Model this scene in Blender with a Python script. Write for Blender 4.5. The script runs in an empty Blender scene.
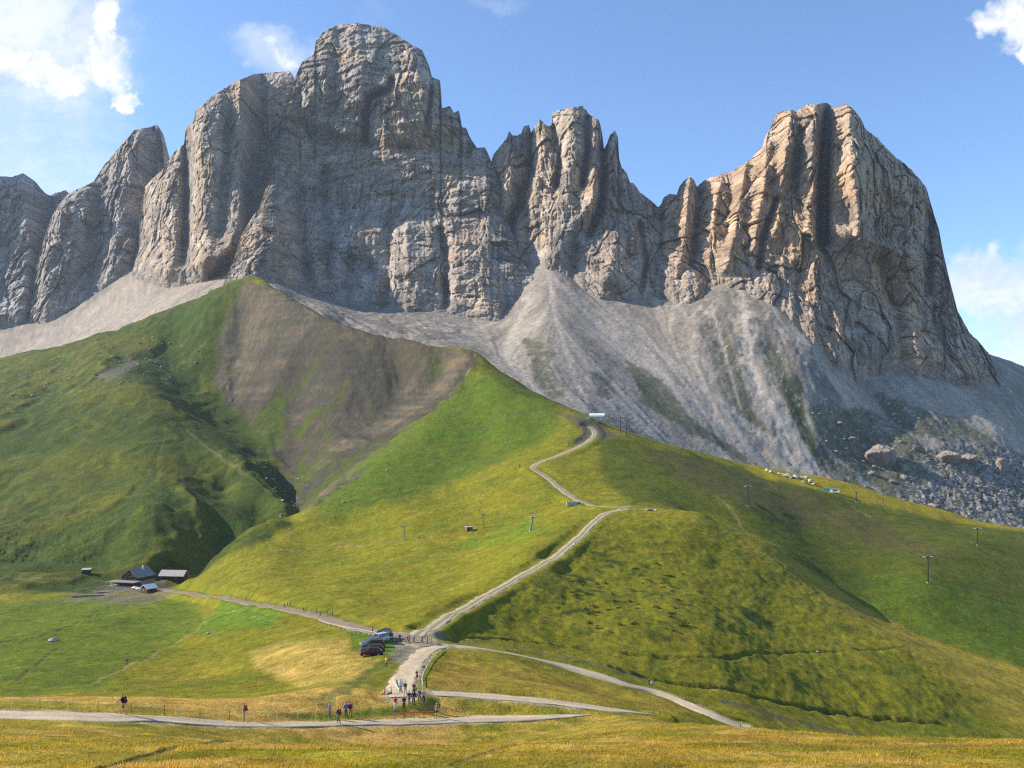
import bpy, math, random
import numpy as np
from mathutils import Vector, Matrix

random.seed(7)
rng = np.random.default_rng(11)
SC = bpy.context.scene
COL = SC.collection
F, CX, HY = 887.0, 512.0, 430.0        # lens and horizon used to survey the place from the photograph

# ------------------------------------------------------------------ noise
def _h(ix, iy, seed):
    n = (ix.astype(np.int64) * 374761393 + iy.astype(np.int64) * 668265263 + seed * 974634777) & 0xffffffff
    n = ((n ^ (n >> 13)) * 1274126177) & 0xffffffff
    return (n ^ (n >> 16)) & 0xffffffff

def perlin(x, y, seed=0):
    x = np.asarray(x, np.float64); y = np.asarray(y, np.float64)
    x0 = np.floor(x); y0 = np.floor(y)
    fx = (x - x0).astype(np.float32); fy = (y - y0).astype(np.float32)
    ux = fx * fx * fx * (fx * (fx * 6 - 15) + 10); uy = fy * fy * fy * (fy * (fy * 6 - 15) + 10)
    r = []
    for j in (0, 1):
        for i in (0, 1):
            a = _h(x0 + i, y0 + j, seed).astype(np.float32) * np.float32(2 * math.pi / 4294967296.0)
            r.append(np.cos(a) * (fx - i) + np.sin(a) * (fy - j))
    a = r[0] + (r[1] - r[0]) * ux; b = r[2] + (r[3] - r[2]) * ux
    return (a + (b - a) * uy) * 1.5

def fbm(x, y, seed=0, oct=4, gain=0.5, lac=2.03):
    s = 0; a = 1.0; t = 0
    for k in range(oct):
        s = s + a * perlin(x, y, seed + k * 17); t += a
        a *= gain; x = x * lac + 3.1; y = y * lac + 7.7
    return s / t * 1.3

def ridged(x, y, seed=0, oct=4, gain=0.55, lac=2.07):
    s = 0; a = 1.0; t = 0
    for k in range(oct):
        s = s + a * (1 - np.abs(perlin(x, y, seed + k * 13)) * 1.6); t += a
        a *= gain; x = x * lac + 5.3; y = y * lac + 1.9
    return s / t

def facets(x, y, seed=0):
    """broken slabs: every cell has its own set-back and tilt; also how near a joint between slabs is"""
    x0 = np.floor(x); y0 = np.floor(y); f1 = np.full(x.shape, 9.0); f2 = np.full(x.shape, 9.0); val = np.zeros(x.shape)
    for j in (-1, 0, 1):
        for i in (-1, 0, 1):
            cx_, cy_ = x0 + i, y0 + j
            h1 = _h(cx_, cy_, seed) / 4294967296.0; h2 = _h(cx_, cy_, seed + 1) / 4294967296.0; h3 = _h(cx_, cy_, seed + 2) / 4294967296.0; h4 = _h(cx_, cy_, seed + 3) / 4294967296.0
            dx = cx_ + h1 - x; dy = cy_ + h2 - y; d = dx * dx + dy * dy
            m = d < f1
            f2 = np.where(m, f1, np.minimum(f2, d)); f1 = np.where(m, d, f1)
            val = np.where(m, (h3 - 0.5) - dx * (h4 - 0.5) * 1.8 - dy * (h3 - h1) * 0.8, val)
    return val, np.sqrt(f2) - np.sqrt(f1)

def sstep(a, b, x):
    t = np.clip((x - a) / (b - a), 0, 1)
    return t * t * (3 - 2 * t)

# ------------------------------------------------------------------ survey points of the ground (column, row, forward distance in m)
PTS = []
def L(*p, n=4):
    for a, b in zip(p[:-1], p[1:]):
        for k in range(n):
            t = k / n
            w = [np.array(((q[0] - CX) / F * q[2], q[2], (HY - q[1]) / F * q[2])) for q in (a, b)]
            v = w[0] * (1 - t) + w[1] * t
            PTS.append((CX + F * v[0] / v[1], HY - F * v[2] / v[1], v[1]))
    PTS.append(p[-1])
def P(*p):
    PTS.extend(p)

for px in range(-500, 1560, 170):                        # the slope under the camera
    for d in (6, 9, 14, 21, 32):
        P((px, HY + F * (0.305 + 1.7 / d), d))
L((-450, 716, 74), (0, 715.5, 76), (123, 717, 79), (244, 724, 86), (340, 723, 97), (440, 720, 106), (540, 716.5, 113), (590, 714.5, 116))
L((-450, 699, 90), (0, 697, 92), (120, 697, 95), (240, 700, 100), (340, 697, 108), (400, 693, 115))
L((-450, 708, 112), (0, 706, 113), (120, 705, 115), (240, 702, 120), n=3)
L((620, 718, 98), (660, 722, 84), (740, 728, 62), (860, 737, 50), (1024, 741, 45), (1450, 742, 44), n=3)
L((430, 692, 117), (520, 698, 119), (600, 708, 119), (655, 717, 118), n=3)
L((740, 760, 115), (860, 790, 110), (1024, 800, 110), (1450, 800, 110), n=2)
P((480, 671, 150), (560, 688, 150), (620, 702, 150), (690, 722, 150))
for px in (-450, 0, 100, 200):
    P((px, 691, 150), (px, 672, 185), (px, 652, 230))
P((300, 690, 140), (300, 650, 178), (340, 655, 165), (250, 625, 260), (200, 630, 290), (100, 620, 330), (0, 625, 330), (-450, 625, 330))
L((395, 700, 110), (405, 680, 128), (420, 655, 165), (425, 645, 185), n=3)
L((415, 637, 188), (370, 631, 200), (325, 617, 255), (285, 609, 300), (250, 602, 345), (210, 596, 400), (170, 591, 450), (145, 588, 480), n=3)
L((420, 633, 192), (470, 604, 245), (520, 576, 300), (560, 553, 340), (590, 530, 380), (612, 511, 425), n=3)
L((430, 645, 185), (450, 645, 185), (520, 654, 188), (600, 676, 190), (660, 693, 190), (740, 727, 180), n=3)
L((440, 639, 200), (520, 649, 203), (600, 666, 204), (660, 684, 205), (740, 706, 208), (800, 722, 213), (870, 738, 220), (1024, 755, 235), (1450, 790, 240), n=3)
# hill and its spur
L((600, 511, 430), (640, 508.5, 428), (700, 512, 420), (760, 545, 400), (820, 590, 375), (880, 628, 345), (940, 662, 315), (1000, 700, 285), (1060, 728, 268), n=4)
P((560, 562, 335), (640, 560, 350), (720, 562, 365), (640, 610, 280), (700, 612, 285), (780, 612, 325), (560, 618, 260), (500, 622, 235), (640, 650, 232), (720, 680, 222), (800, 690, 240), (880, 705, 250), (850, 650, 300), (960, 718, 258))
L((660, 503, 470), (780, 550, 440), (850, 600, 410), (920, 635, 382), (1024, 672, 350), (1450, 760, 320), n=3)
# right slope and the ridge with the lift station
L((472, 357, 860), (500, 372, 835), (530, 390, 790), (560, 405, 745), (590, 420, 700), (640, 436, 725), (700, 453, 750), (742, 464.5, 780), (780, 469, 800), (822, 477.5, 805), (850, 484, 795), (882, 494, 780), (920, 505, 760), (969, 519, 740), (1024, 529, 720), (1450, 600, 690), n=4)
L((700, 457, 715), (760, 475, 715), (830, 491.5, 705), (900, 511, 695), (960, 524, 690), n=3)
P((928, 583, 440), (978, 546, 560), (748, 506, 530), (1024, 600, 450), (1450, 680, 450), (850, 540, 540), (690, 480, 570), (640, 465, 590), (800, 519, 575), (720, 502, 525), (1024, 555, 580))
L((500, 385, 940), (560, 418, 860), (600, 436, 820), (640, 452, 830), (740, 482, 880), (822, 494, 890), (882, 510, 880), (969, 538, 860), (1024, 549, 850), (1450, 630, 850), n=3)
# meadow and its crest above the gully
L((160, 591, 462), (180, 586, 475), (215, 560, 500), (250, 537, 530), (290, 519, 570), (330, 489, 640), (400, 438, 730), (470, 376, 838), n=4)
L((185, 592, 530), (215, 574, 570), (250, 552, 610), (285, 530, 650), (298, 507, 700), n=3)
P((480, 440, 700), (540, 430, 690), (500, 470, 590), (440, 480, 600), (400, 510, 520), (350, 530, 500), (300, 560, 440), (400, 560, 400), (480, 540, 430), (540, 510, 480), (560, 496, 500), (470, 580, 320), (400, 600, 280), (330, 590, 330), (260, 580, 390))
L((612, 510, 428), (590, 505, 470), (565, 490, 515), (548, 476, 545), (530, 467, 570), (560, 456, 605), (590, 440, 655), (597, 428, 688), n=2)
# left hill
L((110, 366, 1040), (150, 390, 950), (185, 428, 860), (215, 455, 790), (250, 478, 735), (284, 500, 692), n=3)
L((215, 378, 1080), (229, 404, 1020), (246, 425, 965), (263, 446, 905), (276, 470, 840), (286, 490, 770), (291, 504, 712), n=3)
L((190, 488, 715), (235, 514, 660), (256, 538, 622), n=2)
L((110, 540, 588), (150, 521, 598), (195, 510, 640), n=2)
L((110, 566, 548), (150, 567, 550), (200, 564, 582), (235, 553, 612), n=2)
P((225, 490, 745), (262, 512, 690), (90, 400, 940))
P((60, 540, 610), (60, 480, 740), (120, 480, 725), (60, 420, 900), (60, 375, 1080), (120, 350, 1130), (175, 350, 1130))
for px in (-450, 0):
    P((px, 560, 560), (px, 500, 720), (px, 430, 880), (px, 388, 1050), (px, 600, 440))
P((130, 584, 505), (60, 592, 470), (60, 615, 390))
P((300, 440, 895), (300, 380, 985), (242, 345, 1110), (360, 400, 890), (400, 380, 905), (440, 372, 880), (340, 440, 820), (345, 476, 695), (320, 470, 770))
L((472, 357, 860), (440, 350, 900), (400, 343, 940), (340, 325, 1010), (300, 303, 1080), (270, 285, 1140), (250, 280, 1160), (200, 294, 1200), (130, 325, 1260), (60, 348, 1300), (0, 362, 1320), (-450, 400, 1350), n=3)
L((440, 364, 965), (340, 338, 1090), (255, 287, 1230), (200, 303, 1270), (130, 333, 1330), (60, 357, 1370), (0, 371, 1390), (-450, 405, 1420), n=3)
# the scree, from behind the ridge up to the foot of the walls
FOOT = [(-450, 335, 1900), (0, 332, 1720), (40, 325, 1710), (83, 308, 1710), (133, 268, 1760), (185, 278, 1600), (227, 272, 1480), (255, 270, 1440), (300, 285, 1430), (345, 305, 1400), (420, 311, 1365), (500, 322, 1300), (545, 262, 1490), (600, 290, 1410), (650, 303, 1370), (690, 310, 1320), (725, 288, 1340), (765, 304, 1272), (814, 350, 1190), (859, 381, 1220), (882, 362, 1280), (949, 384, 1270), (1004, 399, 1270), (1030, 415, 1290), (1100, 445, 1290), (1450, 560, 1250)]
LOW = [(-450, 392, 1500), (0, 361, 1470), (60, 345, 1460), (130, 320, 1440), (200, 293, 1350), (255, 281, 1285), (300, 303, 1180), (340, 326, 1150), (440, 352, 1050), (500, 376, 1020), (560, 408, 960), (600, 428, 930), (640, 442, 950), (700, 459, 970), (740, 470, 985), (822, 484, 1000), (882, 500, 990), (969, 526, 980), (1024, 537, 980), (1450, 620, 980)]
def interp(tab, px):
    a = np.array(tab, float)
    return np.array([np.interp(px, a[:, 0], a[:, k]) for k in (1, 2)])
for px in list(range(-400, 1440, 45)):
    f = interp(FOOT, px); l = interp(LOW, px)
    if l[1] < f[1]:
        L((px, l[0], l[1]), (px, f[0], f[1]), n=3)
    w1 = np.array((f[1], (HY - f[0]) / F * f[1]))                      # the ground goes on rising behind the walls
    e = 90; P((px, HY - F * (w1[1] + 0.45 * e) / (w1[0] + e), w1[0] + e))
    P((px, HY - F * (w1[1] + 90) / (w1[0] + 500), w1[0] + 500))

# ------------------------------------------------------------------ thin plate surface through the survey points, in (column, log distance)
KX, KY = 0.01, 3.6
A = np.array(PTS, float)
_, ui = np.unique(np.round(A * np.array((0.4, 2, 0.6))).astype(int)[:, [0, 2]], axis=0, return_index=True)
A = A[ui]
X = np.c_[(A[:, 0] - CX) * KX, np.log(A[:, 2]) * KY]; V = (HY - A[:, 1]) / F
def kern(r2):
    return 0.5 * r2 * np.log(r2 + 1e-12)
n = len(X)
M = np.zeros((n + 3, n + 3))
M[:n, :n] = kern(((X[:, None] - X[None]) ** 2).sum(2)) + np.eye(n) * 2e-3
M[:n, n] = 1; M[:n, n + 1:] = X; M[n, :n] = 1; M[n + 1:, :n] = X.T
sol = np.linalg.solve(M, np.r_[V, 0, 0, 0])
def tps(px, lnd):
    q = np.c_[(px.ravel() - CX) * KX, lnd.ravel() * KY]
    out = np.empty(len(q))
    for s in range(0, len(q), 8192):
        Q = q[s:s + 8192]
        r2 = (Q ** 2).sum(1)[:, None] + (X ** 2).sum(1)[None] - 2 * Q @ X.T
        out[s:s + 8192] = kern(np.maximum(r2, 0)) @ sol[:n] + sol[n] + Q @ sol[n + 1:]
    return out.reshape(px.shape)
GX0, GDX = -430.0, 8.0
GNX = 236
GY0, GDY = math.log(5.5), 0.02
GNY = int((math.log(2500) - GY0) / GDY) + 4
gpx, gln = np.meshgrid(GX0 + GDX * np.arange(GNX), GY0 + GDY * np.arange(GNY))
CO = tps(gpx, gln)
def cubic(C, fx, fy):
    ny, nx = C.shape
    ix = np.clip(np.floor(fx).astype(int), 1, nx - 3); iy = np.clip(np.floor(fy).astype(int), 1, ny - 3)
    tx = fx - ix; ty = fy - iy
    def w(t):
        return (-0.5 * t + t * t - 0.5 * t ** 3, 1 - 2.5 * t * t + 1.5 * t ** 3, 0.5 * t + 2 * t * t - 1.5 * t ** 3, -0.5 * t * t + 0.5 * t ** 3)
    wx, wy = w(tx), w(ty); s = 0
    for j in range(4):
        for i in range(4):
            s = s + C[iy + j - 1, ix + i - 1] * wx[i] * wy[j]
    return s
def base_v(px, d):
    return cubic(CO, (px - GX0) / GDX, (np.log(d) - GY0) / GDY)

# ------------------------------------------------------------------ the ground grid (columns x distances)
px_ax = np.concatenate([np.arange(-400, -60, 8.0), np.arange(-60, 1084, 1.5), np.arange(1084, 1424, 8.0)])
ds = [6.0]
while ds[-1] < 2350:
    d = ds[-1]
    ds.append(d * (1 + (0.009 if d < 18 else 0.0052 if d < 150 else 0.0036 if d < 900 else 0.0026 if d < 1520 else 0.02)))
d_ax = np.array(ds); ln_ax = np.log(d_ax)
NX, NY = len(px_ax), len(d_ax)
PXg, Dg = np.meshgrid(px_ax, d_ax)
Vb = base_v(PXg, Dg)
Xg = (PXg - CX) / F * Dg
Zg = Vb * Dg
ROWb = HY - F * Vb                          # the row each ground point was surveyed at
FARD = np.interp(px_ax, [-450, 0, 60, 130, 200, 255, 300, 340, 440, 478, 500, 560, 600, 1450], [1415, 1390, 1370, 1330, 1270, 1215, 1110, 1060, 945, 885, 875, 830, 790, 790])
far = sstep(-15, 25, Dg - FARD[None])       # beyond the ridge: scree country
print('grid', NX, NY, 'pts', n)
# ------------------------------------------------------------------ natural unevenness of the ground
def in_poly(px, row, poly, soft=3.0):
    """signed-distance mask of a surveyed outline: 1 inside, fading over `soft` columns"""
    d2 = np.full(px.shape, 1e9); ins = np.zeros(px.shape, bool)
    n_ = len(poly)
    for i in range(n_):
        ax, ay = poly[i]; bx, by = poly[(i + 1) % n_]
        ex, ey = bx - ax, by - ay
        t = np.clip(((px - ax) * ex + (row - ay) * ey) / (ex * ex + ey * ey + 1e-9), 0, 1)
        d2 = np.minimum(d2, (px - ax - t * ex) ** 2 + (row - ay - t * ey) ** 2)
        if ay != by:
            ins ^= ((ay > row) != (by > row)) & (px < ex * (row - ay) / ey + ax)
    sd = np.sqrt(d2) * np.where(ins, 1, -1)
    return sstep(-soft, soft, sd)

Yg = Dg
n60 = fbm(Xg / 70, Yg / 70, 3, 4)
n14 = fbm(Xg / 15, Yg / 15, 9, 4)
n4 = fbm(Xg / 4.2, Yg / 4.2, 21, 3)
near_amp = sstep(15, 260, Dg)
wx_ = fbm(Xg / 55, Yg / 55, 31, 3) * 6; wy_ = fbm(Xg / 55, Yg / 55, 37, 3) * 6       # raggedness of every outline
wk = sstep(60, 260, Dg)
WPX = PXg + (wx_ + n14 * 2.5) * wk; WRW = ROWb + (wy_ * 0.8 + n14 * 1.8) * wk
def region(poly, soft=3.0, d0=0, d1=9999):
    ys = np.where((d_ax > d0 * 0.97) & (d_ax < d1 * 1.03))[0]
    xs_ = [p_[0] for p_ in poly]
    xi = np.where((px_ax > min(xs_) - 30) & (px_ax < max(xs_) + 30))[0]
    out = np.zeros(PXg.shape, np.float32)
    if len(ys) and len(xi):
        s = np.s_[ys[0]:ys[-1] + 1, xi[0]:xi[-1] + 1]
        out[s] = in_poly(WPX[s], WRW[s], poly, soft) * sstep(d0 * 0.97, d0 * 1.02 + 1e-6, Dg[s]) * (1 - sstep(d1 * 0.98, d1 * 1.03, Dg[s]))
    return out

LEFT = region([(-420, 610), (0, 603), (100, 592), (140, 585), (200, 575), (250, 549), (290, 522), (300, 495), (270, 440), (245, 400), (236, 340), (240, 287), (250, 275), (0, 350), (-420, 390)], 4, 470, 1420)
SHALE = region([(246, 280), (300, 298), (400, 338), (440, 347), (478, 352), (474, 372), (440, 402), (400, 435), (340, 482), (300, 510), (292, 502), (280, 470), (262, 440), (250, 415), (228, 405), (215, 380), (222, 340), (238, 300)], 5, 650, 1250)
SHALE = np.maximum(SHALE, 0.9 * region([(288, 522), (300, 507), (340, 482), (372, 462), (352, 484), (312, 512)], 2, 560, 720))
FING = np.maximum.reduce([region([(268, 405), (283, 384), (285, 402), (279, 442), (262, 446), (250, 432)], 2, 650, 1200),
                          region([(292, 434), (316, 412), (345, 398), (318, 418), (300, 440)], 2, 650, 1200),
                          region([(300, 470), (306, 450), (310, 478), (302, 482)], 2, 650, 1200),
                          region([(306, 502), (340, 478), (362, 452), (340, 470), (310, 492)], 3, 600, 1200)])
SHALE = np.clip(SHALE * 1.0 - 0.9 * (1 - SHALE) * sstep(-0.1, 0.4, n14), 0, 1)
HILL = region([(620, 512), (700, 512), (760, 548), (830, 600), (900, 645), (990, 700), (940, 728), (830, 708), (730, 688), (640, 676), (540, 650), (450, 636), (480, 612), (560, 562)], 8, 195, 440)
DEB = region([(690, 300), (770, 330), (830, 395), (900, 390), (1040, 430), (1040, 540), (900, 510), (830, 494), (770, 478), (740, 430), (700, 360)], 10, 900, 1500) * far
ROCKY = region([(930, 450), (960, 440), (1040, 455), (1040, 540), (900, 510), (905, 480)], 8, 900, 1300) * far

Zn = n60 * (2.6 * near_amp) + n14 * (0.55 * near_amp) + n4 * 0.16
Zn = Zn * (1 - far)
Zn += far * (fbm(Xg / 120, Yg / 120, 5, 4) * 3.0 + n14 * 0.5 + n4 * 0.3)
# gullies of the left hill, rills of the shale, tussock steps of the hill face
gl = ridged(Xg / 120 + n60 * 0.5, Yg / 260, 51, 3, 0.4)
Zn += LEFT * (gl - 0.55) * 9
rl = ridged((Xg * 0.9 + Yg * 0.5) / 34 + n60 * 0.25, (Yg - Xg * 0.3) / 330, 61, 4)
Zn += SHALE * (rl - 0.55) * 4.5
step = perlin(Xg / 9 + n14, Zg / 1.15 + n14 * 0.8, 71) + 0.6 * perlin(Xg / 4 + n14, Zg / 0.6, 72)
Zn += HILL * (step * 0.15 + n4 * 0.20 + n14 * 0.14)
Zn += DEB * (fbm(Xg / 26, Yg / 26, 81, 5, 0.6) * 3.0)
FOOTROW = np.interp(px_ax, [q[0] for q in FOOT], [q[0 + 1] for q in FOOT])[None]
BAND = far * np.exp(-(np.maximum(ROWb - FOOTROW, 0) / 22) ** 2) * (0.35 + 0.65 * sstep(-0.2, 0.4, fbm(Xg / 60, Yg / 200, 87, 4)))
OUTC = np.maximum(BAND * 0.8, region([(684, 290), (720, 285), (760, 300), (800, 340), (850, 385), (830, 420), (790, 372), (760, 350), (735, 390), (700, 350)], 10, 1000, 1500))
OUTC = np.maximum(OUTC, 0.8 * region([(262, 272), (290, 250), (345, 285), (400, 315), (470, 325), (440, 345), (340, 325)], 6, 1100, 1420))
rk = ridged(Xg / 30, Yg / 44, 88, 5, 0.6)
OUTC = OUTC * sstep(0.42, 0.62, rk + 0.12 * n14)
Zn += OUTC * (0.8 + 2 * np.abs(fbm(Xg / 14, Yg / 14, 89, 4, 0.6)))
Zn += ROCKY * np.abs(fbm(Xg / 9, Yg / 9, 83, 4, 0.65)) * 7
Z1 = Zg + Zn

def zsample(Z, px, d):
    fx = np.interp(px, px_ax, np.arange(NX)); fy = np.interp(np.log(d), ln_ax, np.arange(NY))
    ix = np.clip(np.floor(fx).astype(int), 0, NX - 2); iy = np.clip(np.floor(fy).astype(int), 0, NY - 2)
    tx = fx - ix; ty = fy - iy
    return (Z[iy, ix] * (1 - tx) + Z[iy, ix + 1] * tx) * (1 - ty) + (Z[iy + 1, ix] * (1 - tx) + Z[iy + 1, ix + 1] * tx) * ty
def hit(px, py, d0=15, d1=2300, Z=None):
    """forward distance at which the ground in this column is first surveyed at this row"""
    Z = Z1 if Z is None else Z
    dd = np.exp(np.linspace(math.log(d0), math.log(d1), 900))
    r = HY - F * zsample(Z, np.full(900, float(px)), dd) / dd
    k = np.where((r[:-1] >= py) & (r[1:] < py))[0]
    if len(k) == 0:
        return float(dd[np.argmin(np.abs(r - py))])
    k = k[0]; t = (r[k] - py) / (r[k] - r[k + 1] + 1e-9)
    return float(dd[k] * (1 - t) + dd[k + 1] * t)

# ------------------------------------------------------------------ roads and paths
ROADS = [
    ('gravel_path', [(-60, 715), (0, 715.5), (60, 716), (123, 717), (180, 720.5), (244, 724.5), (300, 724.5), (340, 723.5), (440, 720.5), (540, 717), (590, 715)], 2.5, 60, 135, 0),
    ('gravel_path', [(432, 693), (470, 695), (520, 699), (560, 703), (600, 707.5), (630, 711), (655, 715)], 2.3, 105, 135, 0),
    ('gravel_road', [(402, 697), (401, 688), (405, 678), (412, 666), (421, 655), (430, 648), (446, 645.5), (480, 648), (520, 655), (560, 665), (600, 676), (630, 685), (660, 694), (700, 710), (740, 726)], 3.4, 100, 215, 0),
    ('gravel_road', [(430, 646), (415, 639), (395, 634.5), (370, 631), (345, 624), (325, 617.5), (305, 613), (285, 609), (250, 602.5), (210, 596), (185, 592.5), (165, 590)], 4.6, 165, 500, 0),
    ('mountain_track', [(408, 643), (420, 633), (445, 619), (470, 604.5), (495, 591), (520, 576.5), (545, 563), (562, 552), (578, 538), (590, 526), (600, 516), (612, 511), (624, 509.5)], 3.2, 180, 432, 1),
    ('mountain_track', [(628, 509), (608, 507.3), (590, 505.0), (578, 500.5), (566, 493), (556, 485), (548, 477.5), (536, 470.5), (531, 467), (540, 462), (556, 456.5), (574, 449), (588, 441.5), (595, 435.5), (594, 430), (590, 426.5)], 3.2, 432, 720, 1),
]
def smooth_line(p, k):
    for _ in range(k):
        q = p.copy(); q[1:-1] = 0.25 * p[:-2] + 0.5 * p[1:-1] + 0.25 * p[2:]; p = q
    return p
def survey_line(poly, d0, d1, stepm=1.0, dense=6, Z=None):
    pts = []
    for a, b in zip(poly[:-1], poly[1:]):
        for k in range(dense):
            t = k / dense; px = a[0] + (b[0] - a[0]) * t; py = a[1] + (b[1] - a[1]) * t
            d = hit(px, py, d0, d1, Z); pts.append(((px - CX) / F * d, d))
    d = hit(poly[-1][0], poly[-1][1], d0, d1, Z); pts.append(((poly[-1][0] - CX) / F * d, d))
    p = smooth_line(np.array(pts), 6)
    s = np.r_[0, np.cumsum(np.hypot(*np.diff(p, axis=0).T))]
    m = max(4, int(s[-1] / stepm)); u = np.linspace(0, s[-1], m)
    p = np.c_[np.interp(u, s, p[:, 0]), np.interp(u, s, p[:, 1])]
    return smooth_line(p, 4)
def line_field(p, zc, reach):
    """distance from every ground point to a line, and the line's height there"""
    dist = np.full(PXg.shape, 1e9, np.float32); zz = np.zeros(PXg.shape, np.float32)
    for i in range(len(p) - 1):
        a, b = p[i], p[i + 1]
        y0 = max(min(a[1], b[1]) - reach, 6); y1 = max(a[1], b[1]) + reach
        j0, j1 = np.searchsorted(d_ax, (y0, y1)); 
        if j1 <= j0: continue
        xs_ = [(x / y) * F + CX for x in (min(a[0], b[0]) - reach, max(a[0], b[0]) + reach) for y in (y0, y1)]
        i0, i1 = np.searchsorted(px_ax, (min(xs_), max(xs_)))
        if i1 <= i0: continue
        s = np.s_[j0:j1, i0:i1]
        e = b - a
        t = np.clip(((Xg[s] - a[0]) * e[0] + (Yg[s] - a[1]) * e[1]) / (e @ e + 1e-9), 0, 1)
        dd = np.hypot(Xg[s] - a[0] - t * e[0], Yg[s] - a[1] - t * e[1])
        m = dd < dist[s]
        dist[s] = np.where(m, dd, dist[s]); zz[s] = np.where(m, zc[i] + (zc[i + 1] - zc[i]) * t, zz[s])
    return dist, zz
Z2 = Z1.copy(); ROADMASK = np.zeros(PXg.shape, np.float32); LANES = []
for name, poly, w, d0, d1, two in ROADS:
    p = survey_line(poly, d0, d1)
    px = p[:, 0] / p[:, 1] * F + CX
    zc = smooth_line(zsample(Z2, px, p[:, 1])[:, None], 14)[:, 0]
    reach = w / 2 + 4 + p[:, 1].max() * 0.006
    dist, zz = line_field(p, zc, reach)
    sp = 0.4 + Dg * 0.004
    k = 1 - sstep(w / 2 + sp, w / 2 + sp * 2.2 + 1.2, dist)
    Z2 = Z2 * (1 - k) + (zz - 0.07) * k
    if len(LANES) < 2: dist, _ = line_field(p[:-13], zc[:-13], reach)
    ROADMASK = np.maximum(ROADMASK, 1 - sstep(w / 2 - 0.3, w / 2 + 0.9 + n4 * 0.5, dist))
    LANES.append((name, p, zc, w, two))

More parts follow.
